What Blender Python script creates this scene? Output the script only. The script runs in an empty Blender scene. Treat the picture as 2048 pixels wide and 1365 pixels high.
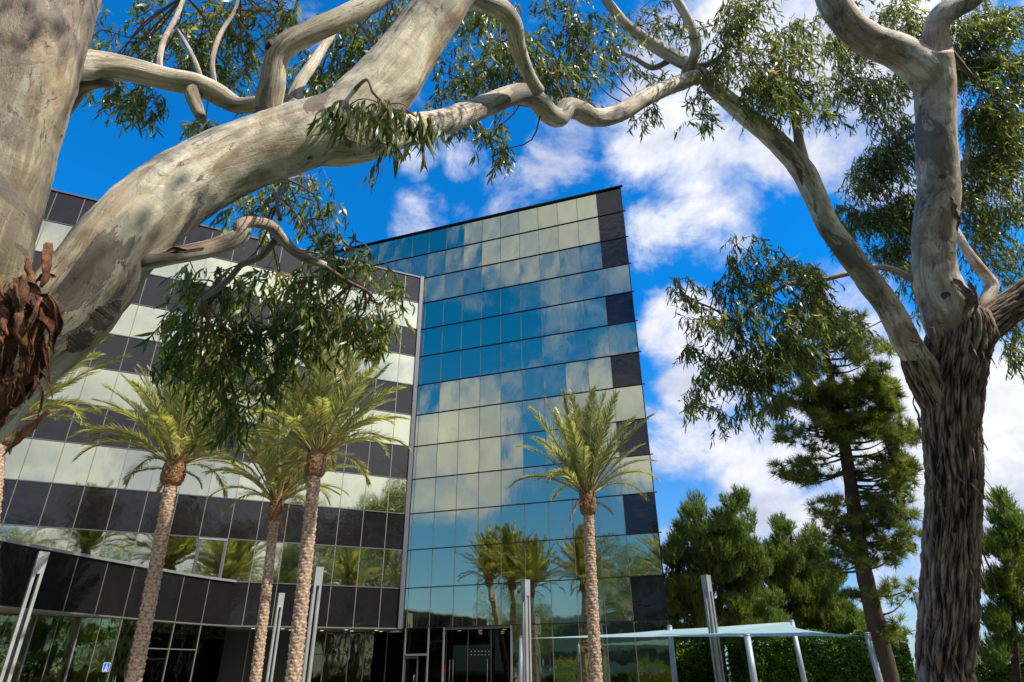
import bpy, math, random
import numpy as np
from mathutils import Vector, Matrix, noise
R = math.radians
random.seed(7); rng = np.random.default_rng(7)
scene = bpy.context.scene
COL = scene.collection

# ------------------------------------------------------------------ camera
F_PX, PITCH, ROLL, EYE = 1284.47, 0.4734072, -0.0109325, 1.6
cR, sR = math.cos(ROLL), math.sin(ROLL)
AX = np.array([1.0, 0, 0]); AF = np.array([0, math.cos(PITCH), math.sin(PITCH)]); AU = np.array([0, -math.sin(PITCH), math.cos(PITCH)])
cam_d = bpy.data.cameras.new('camera'); cam = bpy.data.objects.new('camera', cam_d); COL.objects.link(cam)
cx = cR * AX + sR * AU; cu = -sR * AX + cR * AU
cam.matrix_world = Matrix(((cx[0], cu[0], -AF[0], 0), (cx[1], cu[1], -AF[1], 0), (cx[2], cu[2], -AF[2], EYE), (0, 0, 0, 1)))
cam_d.sensor_width = 36; cam_d.lens = 36 * F_PX / 2048; cam_d.clip_start = 0.05; cam_d.clip_end = 3000
scene.camera = cam
E0 = np.array([0, 0, EYE])

def ray(px, py):
    a, b = px - 1024, py - 682.5
    u = cR * a + sR * b; v = -sR * a + cR * b
    return (u / F_PX) * AX + AF + (-v / F_PX) * AU
def W(px, py, d):
    """place point from the survey of the photo: direction and true distance along the view axis"""
    return E0 + ray(px, py) * d
def depth_of(p): return float(np.dot(np.asarray(p) - E0, AF))

# ------------------------------------------------------------------ light
SUN_AZ, SUN_EL = 116.0, 47.0
sdir = np.array([math.sin(R(SUN_AZ)) * math.cos(R(SUN_EL)), math.cos(R(SUN_AZ)) * math.cos(R(SUN_EL)), math.sin(R(SUN_EL))])
sl = bpy.data.lights.new('sun', 'SUN'); sl.energy = 5.0; sl.angle = R(0.5); sl.color = (1, 0.93, 0.82)
so = bpy.data.objects.new('sun', sl); COL.objects.link(so)
so.rotation_euler = Vector(sdir).to_track_quat('Z', 'Y').to_euler()
scene.view_settings.view_transform = 'Standard'; scene.view_settings.look = 'None'
scene.view_settings.exposure = 0.38; scene.view_settings.gamma = 1.0

class NT:
    def __init__(s, tree): s.t = tree; s.n = tree.nodes; s.l = tree.links
    def new(s, typ, **kw):
        n = s.n.new(typ)
        for k, v in kw.items(): setattr(n, k, v)
        return n
    def link(s, a, b): s.l.new(a, b)
    def put(s, sock, v):
        if v is None: return
        if isinstance(v, bpy.types.NodeSocket): s.l.new(v, sock)
        else:
            if isinstance(v, (tuple, list)) and sock.type == 'RGBA' and len(v) == 3: v = (*v, 1)
            sock.default_value = v
    def math(s, op, a, b=None, c=None, clamp=False):
        n = s.new('ShaderNodeMath', operation=op); n.use_clamp = clamp
        s.put(n.inputs[0], a)
        if b is not None: s.put(n.inputs[1], b)
        if c is not None: s.put(n.inputs[2], c)
        return n.outputs[0]
    def vmath(s, op, a, b=None, out=0):
        n = s.new('ShaderNodeVectorMath', operation=op); s.put(n.inputs[0], a)
        if b is not None: s.put(n.inputs[1], b)
        return n.outputs[out]
    def noise(s, vec, scale, detail=4, rough=0.55, dist=0.0):
        n = s.new('ShaderNodeTexNoise'); s.put(n.inputs['Vector'], vec)
        n.inputs['Scale'].default_value = scale; n.inputs['Detail'].default_value = detail
        n.inputs['Roughness'].default_value = rough; n.inputs['Distortion'].default_value = dist
        return n.outputs[0]
    def mix(s, f, a, b, mode='MIX'):
        n = s.new('ShaderNodeMix', data_type='RGBA', blend_type=mode)
        s.put(n.inputs[0], f); s.put(n.inputs[6], a); s.put(n.inputs[7], b)
        return n.outputs[2]
    def rng(s, v, a, b, c=0.0, d=1.0, smooth=True):
        n = s.new('ShaderNodeMapRange'); n.interpolation_type = 'SMOOTHSTEP' if smooth else 'LINEAR'
        s.put(n.inputs[0], v)
        for i, x in enumerate((a, b, c, d)): n.inputs[i + 1].default_value = x
        return n.outputs[0]
    def ramp(s, v, stops):
        n = s.new('ShaderNodeValToRGB'); s.put(n.inputs[0], v)
        e = n.color_ramp.elements
        while len(e) < len(stops): e.new(0.5)
        for i, (p, c) in enumerate(stops): e[i].position = p; e[i].color = (*c, 1)
        return n.outputs[0]
    def scale(s, vec, x, y, z):
        n = s.new('ShaderNodeMapping'); s.put(n.inputs[0], vec); n.inputs['Scale'].default_value = (x, y, z); return n.outputs[0]

# world: clear deep blue sky with broken cumulus
world = bpy.data.worlds.new('World'); scene.world = world; world.use_nodes = True
t = NT(world.node_tree); t.n.clear()
wo = t.new('ShaderNodeOutputWorld'); bg = t.new('ShaderNodeBackground'); bg.inputs[1].default_value = 0.1
sky = t.new('ShaderNodeTexSky', sky_type='NISHITA'); sky.sun_disc = False
sky.sun_elevation = R(SUN_EL); sky.sun_rotation = R(SUN_AZ); sky.air_density = 1.0; sky.dust_density = 0.3; sky.ozone_density = 3.0
gen = t.new('ShaderNodeTexCoord').outputs['Generated']
sep = t.new('ShaderNodeSeparateXYZ'); t.link(gen, sep.inputs[0])
skyc = t.mix(1.0, sky.outputs[0], t.mix(t.rng(sep.outputs[2], 0.02, 0.50), (0.62, 0.86, 1.15), (0.03, 1.12, 1.95)), 'MULTIPLY')
CLOUDS = [  # direction, angular radius (px), amount
    (1370, 250, 150, .23), (1250, 240, 70, .15), (1310, 460, 80, .17), (1430, 420, 110, .17), (1560, 230, 150, .20), (1700, 60, 260, .26), (1480, 40, 200, .24),
    (1370, 660, 90, .23), (1440, 760, 110, .20), (1600, 960, 170, .26), (1900, 860, 200, .30), (1700, 620, 110, .18), (2010, 380, 160, .16), (1780, 330, 110, .16),
    (1120, 290, 75, .18), (1070, 350, 50, .15), (1020, 405, 90, .15), (850, 440, 70, .15), (930, 440, 50, .13), (930, 320, 50, .13), (835, 320, 45, .13),
    (900, 190, 90, .10), (1430, 1130, 150, .16), (1350, 930, 110, .13), (1950, 1150, 200, .22), (520, 20, 120, .06)]
cov = None
for (px, py, r, a) in CLOUDS:
    v = ray(px, py); v = v / np.linalg.norm(v)
    dt = t.vmath('DOT_PRODUCT', gen, tuple(v), out=1)
    k = t.rng(dt, math.cos(r * 1.35 / F_PX), 1.0, 0.0, a)
    cov = k if cov is None else t.math('MAXIMUM', cov, k)
back = t.rng(sep.outputs[1], 0.35, -0.25, 0.0, 0.085)              # cloudier half of the sky behind the viewer
lowb = t.rng(sep.outputs[2], 0.34, 0.10, 0.0, -0.10)
bk = t.math('ADD', back, t.math('MULTIPLY', lowb, t.rng(sep.outputs[1], 0.1, -0.2)))
for az_, el_, rad_, am_ in ((146, 34, 48, .40), (215, 40, 12, .22), (202, 38, 12, .23), (228, 35, 8, .13), (223, 18, 8, .22), (206, 19, 10, .23), (214, 27, 4, .04), (235, 20, 8, .16)):
    v = (math.sin(R(az_)) * math.cos(R(el_)), math.cos(R(az_)) * math.cos(R(el_)), math.sin(R(el_)))
    bk = t.math('MAXIMUM', bk, t.rng(t.vmath('DOT_PRODUCT', gen, v, out=1), math.cos(R(rad_)), math.cos(R(rad_ * .35)), 0.0, am_))
cov = t.math('MAXIMUM', cov, bk)
nv = t.scale(gen, 1, 1, 1.35)
n1 = t.noise(nv, 5.0, 10, 0.60, 0.3); n2 = t.noise(nv, 2.1, 4, 0.5)
n3 = t.noise(nv, 15.0, 8, 0.65, 0.4)
dens = t.math('ADD', t.math('ADD', t.math('MULTIPLY', n1, 0.85), t.math('MULTIPLY', n2, 0.15)), t.math('ADD', cov, t.math('MULTIPLY', t.math('SUBTRACT', n3, 0.5), 0.16)))
mask = t.rng(dens, 0.585, 0.77)
shade = t.rng(t.math('ADD', dens, t.math('MULTIPLY', n3, 0.35)), 0.80, 1.10)
glow = t.math('POWER', t.math('MAXIMUM', t.vmath('DOT_PRODUCT', gen, tuple(sdir), out=1), 0.0), 6.0)
ccol = t.mix(shade, (5.6, 6.1, 7.4), (8.4, 8.4, 8.4))
ccol = t.mix(t.rng(t.noise(nv, 4.3, 7, 0.62), 0.42, 0.66), ccol, (4.6, 5.0, 6.3))
cs = t.new('ShaderNodeVectorMath', operation='SCALE'); t.link(ccol, cs.inputs[0]); t.link(t.math('MULTIPLY_ADD', glow, 1.6, 1.0), cs.inputs[3])
t.link(t.mix(mask, skyc, cs.outputs[0]), bg.inputs[0]); t.link(bg.outputs[0], wo.inputs[0])

# ------------------------------------------------------------------ materials
MATS = {}
def mat(name, fn):
    if name in MATS: return MATS[name]
    m = bpy.data.materials.new(name); m.use_nodes = True
    k = NT(m.node_tree); bs = m.node_tree.nodes['Principled BSDF']; fn(k, bs, m); MATS[name] = m; return m
def bump(k, bs, h, st, dist=0.02):
    b = k.new('ShaderNodeBump'); b.inputs['Strength'].default_value = st; b.inputs['Distance'].default_value = dist
    k.put(b.inputs['Height'], h); k.link(b.outputs[0], bs.inputs['Normal']); return b
def simple(name, col, rough=0.5, metal=0.0, ior=1.45, var=0.12, vs=3.0, bmp=0.0):
    def fn(k, bs, m):
        p = k.new('ShaderNodeNewGeometry').outputs['Position']
        n = k.noise(p, vs, 6, 0.6)
        c = k.mix(n, tuple(x * (1 - var * 2) for x in col), tuple(min(1, x * (1 + var * 2)) for x in col))
        k.put(bs.inputs['Base Color'], c); bs.inputs['Roughness'].default_value = rough
        bs.inputs['Metallic'].default_value = metal; bs.inputs['IOR'].default_value = ior
        if bmp: bump(k, bs, k.noise(p, vs * 8, 5, 0.6), bmp, 0.01)
    return mat(name, fn)

def mirror_glass(name, tint, dirt, wob=0.25):
    def fn(k, bs, m):
        geo = k.new('ShaderNodeNewGeometry'); p = geo.outputs['Position']
        uv = k.new('ShaderNodeTexCoord').outputs['UV']
        su = k.new('ShaderNodeSeparateXYZ'); k.link(uv, su.inputs[0])
        eu = k.math('MULTIPLY', k.math('ABSOLUTE', k.math('SUBTRACT', su.outputs[0], 0.5)), 2.0)
        ev = k.math('MULTIPLY', k.math('ABSOLUTE', k.math('SUBTRACT', su.outputs[1], 0.5)), 2.0)
        e = k.math('MAXIMUM', k.math('POWER', eu, 12.0), k.math('POWER', ev, 16.0))
        e = k.math('MULTIPLY', e, k.rng(k.noise(p, 2.2, 4), 0.3, 0.7, 0.1, 1.0))
        tv = k.noise(p, 0.35, 2); c = k.mix(tv, tint, tuple(x * 0.88 for x in tint))
        c = k.mix(k.math('MULTIPLY', geo.outputs['Random Per Island'], 0.06), c, dirt)
        c = k.mix(k.math('MULTIPLY', e, 0.5), c, dirt)
        k.put(bs.inputs['Base Color'], c); bs.inputs['Metallic'].default_value = 1.0
        k.put(bs.inputs['Roughness'], k.rng(k.noise(p, 1.3, 5), 0.3, 0.8, 0.015, 0.05))
        bump(k, bs, k.noise(k.scale(p, 1, 1, 0.5), 1.6, 2, 0.4), wob, 0.012)
    return mat(name, fn)
M_tglass = mirror_glass('bronze mirror glass', (0.47, 0.49, 0.345), (0.38, 0.33, 0.20))
M_wglass = mirror_glass('pale mirror glass', (0.53, 0.55, 0.42), (0.50, 0.44, 0.29))
M_gglass = mirror_glass('storefront mirror glass', (0.42, 0.45, 0.30), (0.30, 0.27, 0.17), 0.5)
M_sglass = mirror_glass('olive lobby glass', (0.24, 0.26, 0.14), (0.16, 0.15, 0.08), 0.5)
M_lglass = mirror_glass('lobby dark glass', (0.10, 0.105, 0.065), (0.08, 0.07, 0.04), 0.5)
def _peel(k, bs, m):
    p = k.new('ShaderNodeNewGeometry').outputs['Position']; n = k.noise(p, 11, 8, 0.75, 1.0); f = k.noise(k.scale(p, 6, 1, 1.2), 26, 5, 0.7, 0.5)
    c = k.ramp(n, [(0.30, (0.015, 0.007, 0.004)), (0.44, (0.11, 0.038, 0.014)), (0.56, (0.27, 0.105, 0.036)), (0.74, (0.42, 0.25, 0.14))])
    c = k.mix(k.rng(f, 0.4, 0.65, 0.0, 0.6), c, (0.05, 0.02, 0.01)); k.put(bs.inputs['Base Color'], c); bs.inputs['Roughness'].default_value = 0.75; bump(k, bs, k.math('ADD', n, f), 1.0, 0.01)
def _sp(k, bs, m):
    p = k.new('ShaderNodeNewGeometry'); n = k.noise(p.outputs['Position'], 1.1, 6, 0.65)
    c = k.mix(n, (0.006, 0.0055, 0.0065), (0.016, 0.0145, 0.0165))
    k.put(bs.inputs['Base Color'], k.mix(k.math('MULTIPLY', p.outputs['Random Per Island'], 0.5), c, (0.005, 0.005, 0.006)))
    bs.inputs['IOR'].default_value = 1.50; k.put(bs.inputs['Roughness'], k.rng(n, 0.2, 0.8, 0.05, 0.14))
    bump(k, bs, k.noise(p.outputs['Position'], 0.8, 3), 0.8, 0.03)
M_span = mat('charcoal spandrel glass', _sp)
M_trans = simple('black anodised transom', (0.012, 0.012, 0.014), 0.35, 0.3)
M_mull = simple('bronze grey mullion', (0.20, 0.19, 0.17), 0.45, 0.5)
M_silver = simple('pale aluminium', (0.30, 0.30, 0.285), 0.4, 0.5)
M_cover = simple('grey corner cover', (0.10, 0.10, 0.115), 0.4, 0.3)
M_lamp = simple('lamp column metal', (0.30, 0.31, 0.30), 0.45, 0.25, var=0.2, vs=2.0, bmp=0.1)
M_pole = simple('galvanised pole', (0.30, 0.35, 0.38), 0.45, 0.3, var=0.15)
M_soffit = simple('soffit panel', (0.17, 0.16, 0.13), 0.5, 0.0)
M_dark = simple('dark interior', (0.012, 0.012, 0.010), 0.5)
M_conc = simple('weathered concrete', (0.34, 0.32, 0.28), 0.85, bmp=0.3)
M_beige = simple('beige stucco', (0.45, 0.42, 0.34), 0.9, bmp=0.2)
M_lawn = simple('lawn', (0.05, 0.085, 0.02), 0.9, var=0.35, vs=0.8, bmp=0.8)
M_pave = simple('plaza paving', (0.30, 0.28, 0.25), 0.85, var=0.15, vs=1.5, bmp=0.4)
M_blue = simple('blue sign face', (0.0, 0.08, 0.45), 0.4, var=0.03)
M_white = simple('white sign paint', (0.75, 0.78, 0.8), 0.5, var=0.03)
M_red = simple('red banner', (0.38, 0.012, 0.008), 0.5, var=0.1)
M_orange = simple('orange lettering', (0.8, 0.22, 0.03), 0.5, var=0.05)
M_tan = simple('tan kiosk panel', (0.30, 0.25, 0.13), 0.6)
def _em(k, bs, m):
    bs.inputs['Base Color'].default_value = (0.8, 0.8, 0.7, 1); bs.inputs['Emission Color'].default_value = (1, 0.93, 0.75, 1); bs.inputs['Emission Strength'].default_value = 0.8
M_light = mat('downlight lens', _em)
def _entry(k, bs, m):
    out = m.node_tree.nodes['Material Output']
    tr = k.new('ShaderNodeBsdfTransparent'); tr.inputs[0].default_value = (0.35, 0.33, 0.28, 1)
    gl = k.new('ShaderNodeBsdfGlossy'); gl.inputs[0].default_value = (0.45, 0.45, 0.38, 1); gl.inputs['Roughness'].default_value = 0.01
    fr = k.new('ShaderNodeFresnel'); fr.inputs[0].default_value = 1.5
    mx = k.new('ShaderNodeMixShader'); k.link(fr.outputs[0], mx.inputs[0]); k.link(tr.outputs[0], mx.inputs[1]); k.link(gl.outputs[0], mx.inputs[2])
    k.link(mx.outputs[0], out.inputs[0])
M_entry = mat('tinted see-through glass', _entry)
def _sail(k, bs, m):
    p = k.new('ShaderNodeNewGeometry').outputs['Position']; out = m.node_tree.nodes['Material Output']
    k.put(bs.inputs['Base Color'], k.mix(k.noise(p, 1.2, 4), (0.30, 0.45, 0.46), (0.38, 0.53, 0.53))); bs.inputs['Roughness'].default_value = 0.8
    bump(k, bs, k.noise(p, 90, 2), 0.2, 0.003)
    tl = k.new('ShaderNodeBsdfTranslucent'); tl.inputs[0].default_value = (0.30, 0.48, 0.5, 1)
    mx = k.new('ShaderNodeMixShader'); mx.inputs[0].default_value = 0.3; k.link(bs.outputs[0], mx.inputs[1]); k.link(tl.outputs[0], mx.inputs[2]); k.link(mx.outputs[0], out.inputs[0])
M_sail = mat('pale blue shade cloth', _sail)

def leafmat(name, stops, rough=0.42, trans=0.3, tcol=(0.16, 0.24, 0.03)):
    def fn(k, bs, m):
        geo = k.new('ShaderNodeNewGeometry'); out = m.node_tree.nodes['Material Output']
        c = k.ramp(geo.outputs['Random Per Island'], stops)
        big = k.noise(geo.outputs['Position'], 1.1, 3)
        c = k.mix(0.6, c, k.mix(k.rng(big, 0.35, 0.65), (0.55, 0.6, 0.5), (1.45, 1.4, 1.3)), 'MULTIPLY')
        k.put(bs.inputs['Base Color'], c); bs.inputs['Roughness'].default_value = rough
        tl = k.new('ShaderNodeBsdfTranslucent'); k.put(tl.inputs[0], k.mix(1.0, c, (2.2, 2.2, 1.2), 'MULTIPLY'))
        mx = k.new('ShaderNodeMixShader'); mx.inputs[0].default_value = trans
        k.link(bs.outputs[0], mx.inputs[1]); k.link(tl.outputs[0], mx.inputs[2]); k.link(mx.outputs[0], out.inputs[0])
    return mat(name, fn)
M_euc = leafmat('eucalyptus leaf', [(0, (0.036, 0.06, 0.016)), (0.30, (0.075, 0.115, 0.024)), (0.65, (0.15, 0.19, 0.04)), (0.92, (0.27, 0.28, 0.08)), (1, (0.24, 0.12, 0.04))], 0.34, 0.42)
M_palm = leafmat('date palm leaflet', [(0, (0.14, 0.165, 0.03)), (0.5, (0.225, 0.235, 0.075)), (0.9, (0.40, 0.38, 0.17)), (1, (0.48, 0.36, 0.12))], 0.36, 0.36)
M_pine = leafmat('pine needle', [(0, (0.06, 0.09, 0.012)), (0.6, (0.12, 0.15, 0.02)), (1, (0.23, 0.22, 0.04))], 0.5, 0.35)
M_cyp = leafmat('dense conifer foliage', [(0, (0.05, 0.09, 0.014)), (0.6, (0.10, 0.15, 0.02)), (1, (0.18, 0.21, 0.035))], 0.55, 0.35)
M_hedge = leafmat('hedge leaf', [(0, (0.05, 0.12, 0.010)), (0.6, (0.10, 0.19, 0.02)), (1, (0.17, 0.25, 0.04))], 0.4, 0.3)
M_shrub = leafmat('yellow green shrub leaf', [(0, (0.07, 0.11, 0.01)), (0.6, (0.13, 0.17, 0.02)), (1, (0.22, 0.23, 0.03))], 0.45, 0.35)
M_agave = leafmat('agave leaf', [(0, (0.05, 0.12, 0.06)), (1, (0.08, 0.16, 0.07))], 0.45, 0.1)
M_petiole = simple('palm stalk', (0.24, 0.20, 0.06), 0.45, var=0.25)
M_spathe = simple('orange flower stalk', (0.62, 0.24, 0.02), 0.5, var=0.2)
M_twig = simple('thin twig bark', (0.16, 0.10, 0.06), 0.7, var=0.3)
M_peel = mat('rust brown peeled bark', _peel)
M_strip = simple('grey shredded bark', (0.17, 0.12, 0.085), 0.8, var=0.4, vs=9.0, bmp=0.6)
M_pinebark = simple('pine bark', (0.07, 0.045, 0.03), 0.9, var=0.4, vs=7.0, bmp=1.0)

def eucbark(name, pale, olive, tan, patches=()):
    def fn(k, bs, m):
        p = k.new('ShaderNodeNewGeometry').outputs['Position']
        uv = k.new('ShaderNodeTexCoord').outputs['UV']
        c = k.mix(k.rng(k.noise(p, 2.3, 6, 0.6, 0.8), 0.40, 0.60), pale, olive)
        c = k.mix(k.math('MULTIPLY', k.rng(k.noise(k.scale(uv, 3.0, 1.2, 1), 1.0, 5, 0.6, 0.5), 0.50, 0.54), 0.35), c, (0.22, 0.225, 0.20))
        st = k.noise(k.scale(uv, 14.0, 1.3, 1), 1.0, 8, 0.70, 1.0)
        c = k.mix(k.math('MULTIPLY', k.rng(st, 0.48, 0.58), 0.6), c, tan)
        o = k.noise(k.scale(uv, 3.0, 0.7, 1), 1.7, 5, 0.62, 0.8)
        c = k.mix(k.math('MULTIPLY', k.rng(o, 0.54, 0.66), 0.75), c, (0.34, 0.21, 0.07))
        # shed plates with crisp ragged borders
        pn = k.noise(k.scale(uv, 2.6, 0.9, 1), 1.35, 7, 0.62, 1.4)
        pm = k.math('ADD', k.rng(pn, 0.560, 0.566), k.rng(pn, 0.495, 0.499, 0.0, 0.30), clamp=True)
        wr = k.noise(k.scale(uv, 2.5, 46.0, 1), 1.0, 4, 0.7, 0.6); wm = k.math('MULTIPLY', k.rng(wr, 0.56, 0.66), k.rng(k.noise(p, 2.7, 3), 0.46, 0.6)); c = k.mix(k.math('MULTIPLY', wm, 0.22), c, (0.17, 0.12, 0.08))
        c = k.mix(k.math('MULTIPLY', pm, 0.85), c, (0.15, 0.115, 0.095))
        # fine dark cracks and flecks
        fl = k.noise(k.scale(uv, 22.0, 4.0, 1), 1.5, 6, 0.80, 1.2)
        fm = k.math('MULTIPLY', k.rng(fl, 0.555, 0.60), k.rng(k.noise(p, 1.9, 4), 0.36, 0.56))
        c = k.mix(k.math('MULTIPLY', fm, 0.85), c, (0.075, 0.045, 0.028))
        h = k.math('ADD', k.math('MULTIPLY', pm, 0.5), k.math('ADD', k.math('MULTIPLY', st, 0.6), k.math('ADD', k.math('MULTIPLY', fl, 0.7), k.math('MULTIPLY', wr, 0.14))))
        for (cs_, rad, col, rough_) in patches:
            dmin = None
            wp = k.noise(p, 9.0, 5, 0.7)
            for (cc_, rr_) in zip(cs_, rad):
                dd = k.math('SUBTRACT', k.vmath('DISTANCE', p, tuple(cc_), out=1), rr_)
                dmin = dd if dmin is None else k.math('MINIMUM', dmin, dd)
            mk = k.rng(k.math('ADD', dmin, k.math('MULTIPLY', k.math('SUBTRACT', wp, 0.5), 0.16)), 0.004, -0.004)
            cr = k.noise(k.scale(uv, 5, 26, 1), 1.2, 5, 0.7)
            c2 = k.mix(k.rng(cr, 0.35, 0.65), tuple(x * 0.35 for x in col), tuple(x * 1.25 for x in col)) if rough_ else col
            c = k.mix(mk, c, c2)
            h = k.math('ADD', h, k.math('MULTIPLY', mk, k.math('MULTIPLY_ADD', cr, 2.0 * rough_, 0.3)))
        k.put(bs.inputs['Base Color'], c); bs.inputs['Roughness'].default_value = 0.62
        bump(k, bs, h, 0.8, 0.015)
    return mat(name, fn)
def barkpatch(pts, px_r, col, rough_):
    return ([W(*q) for q in pts], [r for r in px_r], col, rough_)
M_eucL = eucbark('smooth cream gum bark', (0.76, 0.69, 0.53), (0.50, 0.46, 0.33), (0.40, 0.28, 0.17), [
    barkpatch([(222, 645, 3.05), (190, 692, 2.99), (152, 735, 2.92), (112, 775, 2.86), (235, 622, 3.08), (132, 760, 2.88), (172, 715, 2.95)], [.075, .085, .085, .075, .05, .08, .085], (0.085, 0.06, 0.045), 1),
    barkpatch([(390, 490, 3.2), (360, 530, 3.15), (310, 575, 3.1), (270, 620, 3.05)], [.035, .05, .05, .035], (0.17, 0.135, 0.125), 0),
    barkpatch([(410, 272, 3.62), (460, 250, 3.7), (505, 228, 3.78), (350, 296, 3.5), (435, 260, 3.66), (380, 284, 3.56)], [.06, .06, .055, .05, .06, .055], (0.20, 0.12, 0.08), 0),
    barkpatch([(505, 262, 3.62), (432, 402, 3.47), (622, 318, 3.78), (245, 568, 2.96), (352, 350, 3.36), (780, 120, 4.1), (455, 340, 3.5), (150, 560, 2.95), (565, 190, 3.82)], [.014, .011, .012, .02, .008, .012, .007, .01, .012], (0.09, 0.05, 0.03), 1),
    barkpatch([(700, 280, 3.9), (760, 285, 3.95), (650, 292, 3.85)], [.05, .07, .03], (0.17, 0.12, 0.09), 0)])
M_eucT = eucbark('streaky grey gum bark', (0.47, 0.405, 0.275), (0.27, 0.24, 0.16), (0.15, 0.095, 0.055))
M_eucR = eucbark('smooth pale gum bark', (0.78, 0.72, 0.60), (0.43, 0.32, 0.24), (0.33, 0.22, 0.14), [barkpatch([(1884, 352, 7.80), (1892, 590, 7.76), (1640, 480, 7.84), (1560, 300, 7.84), (1750, 640, 7.84), (1700, 530, 7.84), (1860, 190, 7.8)], [.04, .045, .02, .02, .03, .018, .02], (0.13, 0.085, 0.06), 1)])
def _rough(k, bs, m):
    p = k.new('ShaderNodeNewGeometry').outputs['Position']; uv = k.new('ShaderNodeTexCoord').outputs['UV']
    a = k.noise(k.scale(uv, 26, 2.2, 1), 1.0, 9, 0.72, 0.9); b = k.noise(k.scale(uv, 7, 1.2, 1), 1.0, 5, 0.6, 0.5)
    at_ = k.new('ShaderNodeAttribute'); at_.attribute_name = 'scar'; hh = k.math('ADD', at_.outputs['Fac'], k.math('MULTIPLY', k.math('SUBTRACT', a, 0.5), 0.9))
    c = k.ramp(hh, [(0.16, (0.010, 0.007, 0.005)), (0.30, (0.085, 0.052, 0.032)), (0.50, (0.20, 0.135, 0.088)), (0.76, (0.44, 0.33, 0.24))])
    c = k.mix(k.math('MULTIPLY', k.rng(b, 0.56, 0.68), 0.55), c, (0.22, 0.10, 0.04))
    k.put(bs.inputs['Base Color'], c); bs.inputs['Roughness'].default_value = 0.9
    bump(k, bs, k.math('ADD', a, k.math('MULTIPLY', b, 0.4)), 1.0, 0.04)
M_rough = mat('fibrous stringy bark', _rough)
def _ptr(k, bs, m):
    p = k.new('ShaderNodeNewGeometry').outputs['Position']; n = k.noise(p, 14, 6, 0.7); b = k.noise(p, 2.5, 3)
    c = k.ramp(n, [(0.28, (0.13, 0.075, 0.045)), (0.5, (0.40, 0.275, 0.18)), (0.75, (0.64, 0.49, 0.35))])
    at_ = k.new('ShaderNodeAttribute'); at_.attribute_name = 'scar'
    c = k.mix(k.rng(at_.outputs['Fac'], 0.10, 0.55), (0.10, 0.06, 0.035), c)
    c = k.mix(k.math('MULTIPLY', k.rng(b, 0.5, 0.7), 0.35), c, (0.25, 0.16, 0.10))
    k.put(bs.inputs['Base Color'], c); bs.inputs['Roughness'].default_value = 0.85; bump(k, bs, n, 0.8, 0.02)
M_ptrunk = mat('palm trunk scars', _ptr)
def _boot(k, bs, m):
    p = k.new('ShaderNodeNewGeometry').outputs['Position']; n = k.noise(k.scale(p, 1, 1, 0.4), 18, 6, 0.75)
    c = k.ramp(n, [(0.3, (0.03, 0.015, 0.008)), (0.5, (0.18, 0.085, 0.03)), (0.62, (0.30, 0.19, 0.10)), (0.8, (0.42, 0.36, 0.26))])
    k.put(bs.inputs['Base Color'], c); bs.inputs['Roughness'].default_value = 0.9; bump(k, bs, n, 1.0, 0.03)
M_boot = mat('fibrous palm boots', _boot)

# ------------------------------------------------------------------ object helpers
def tag(o, label=None, cat=None, group=None, kind=None):
    if label: o['label'] = label
    if cat: o['category'] = cat
    if group: o['group'] = group
    if kind: o['kind'] = kind
    return o
def thing(name, label, cat, loc=(0, 0, 0), rz=0.0, group=None):
    o = bpy.data.objects.new(name, None); COL.objects.link(o); o.location = Vector(loc); o.rotation_euler = (0, 0, rz); o.empty_display_size = 0.3
    return tag(o, label, cat, group)
def link(name, me, mats, parent=None, world_space=False):
    o = bpy.data.objects.new(name, me); COL.objects.link(o)
    if not isinstance(mats, (list, tuple)): mats = [mats]
    if not me.materials:
        for m in mats: me.materials.append(m)
    if parent is not None:
        o.parent = parent
        if world_space:   # geometry given in world coordinates under a placed parent
            o.matrix_parent_inverse = Matrix.Identity(4)
            inv = (Matrix.Translation(parent.location) @ parent.rotation_euler.to_matrix().to_4x4()).inverted()
            me.transform(inv)
    return o
def copy_tree(o, parent=None):
    c = o.copy(); COL.objects.link(c); c.parent = parent
    for ch in list(o.children): copy_tree(ch, c)
    return c
class MB:
    def __init__(s): s.v = []; s.f = []; s.uv = []; s.mi = []; s.n = 0
    def add(s, V, F, UV=None, mi=0):
        V = [tuple(float(c) for c in q) for q in V]; s.v += V
        for i, f in enumerate(F):
            s.f.append([a + s.n for a in f]); s.mi.append(mi)
            s.uv += [(UV[a] if UV is not None else (0.5, 0.5)) for a in f]
        s.n += len(V)
    def hexa(s, P, mi=0):   # P: 4 bottom + 4 top, same order
        s.add(P, [[3, 2, 1, 0], [4, 5, 6, 7], [0, 1, 5, 4], [1, 2, 6, 5], [2, 3, 7, 6], [3, 0, 4, 7]], mi=mi)
    def box(s, x0, x1, y0, y1, z0, z1, mi=0):
        s.hexa([(x0, y0, z0), (x1, y0, z0), (x1, y1, z0), (x0, y1, z0), (x0, y0, z1), (x1, y0, z1), (x1, y1, z1), (x0, y1, z1)], mi)
    def prism(s, poly, z0, z1, mi=0):
        n = len(poly); V = [(x, y, z0) for x, y in poly] + [(x, y, z1) for x, y in poly]
        s.add(V, [list(range(n))[::-1], list(range(n, 2 * n))] + [[i, (i + 1) % n, n + (i + 1) % n, n + i] for i in range(n)], mi=mi)
    def mesh(s, name, smooth=False):
        me = bpy.data.meshes.new(name); me.from_pydata(s.v, [], s.f)
        ul = me.uv_layers.new(name='UVMap'); ul.data.foreach_set('uv', np.array(s.uv, dtype=np.float32).ravel())
        me.polygons.foreach_set('material_index', s.mi)
        if smooth: me.polygons.foreach_set('use_smooth', [True] * len(me.polygons))
        me.update(); return me
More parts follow.
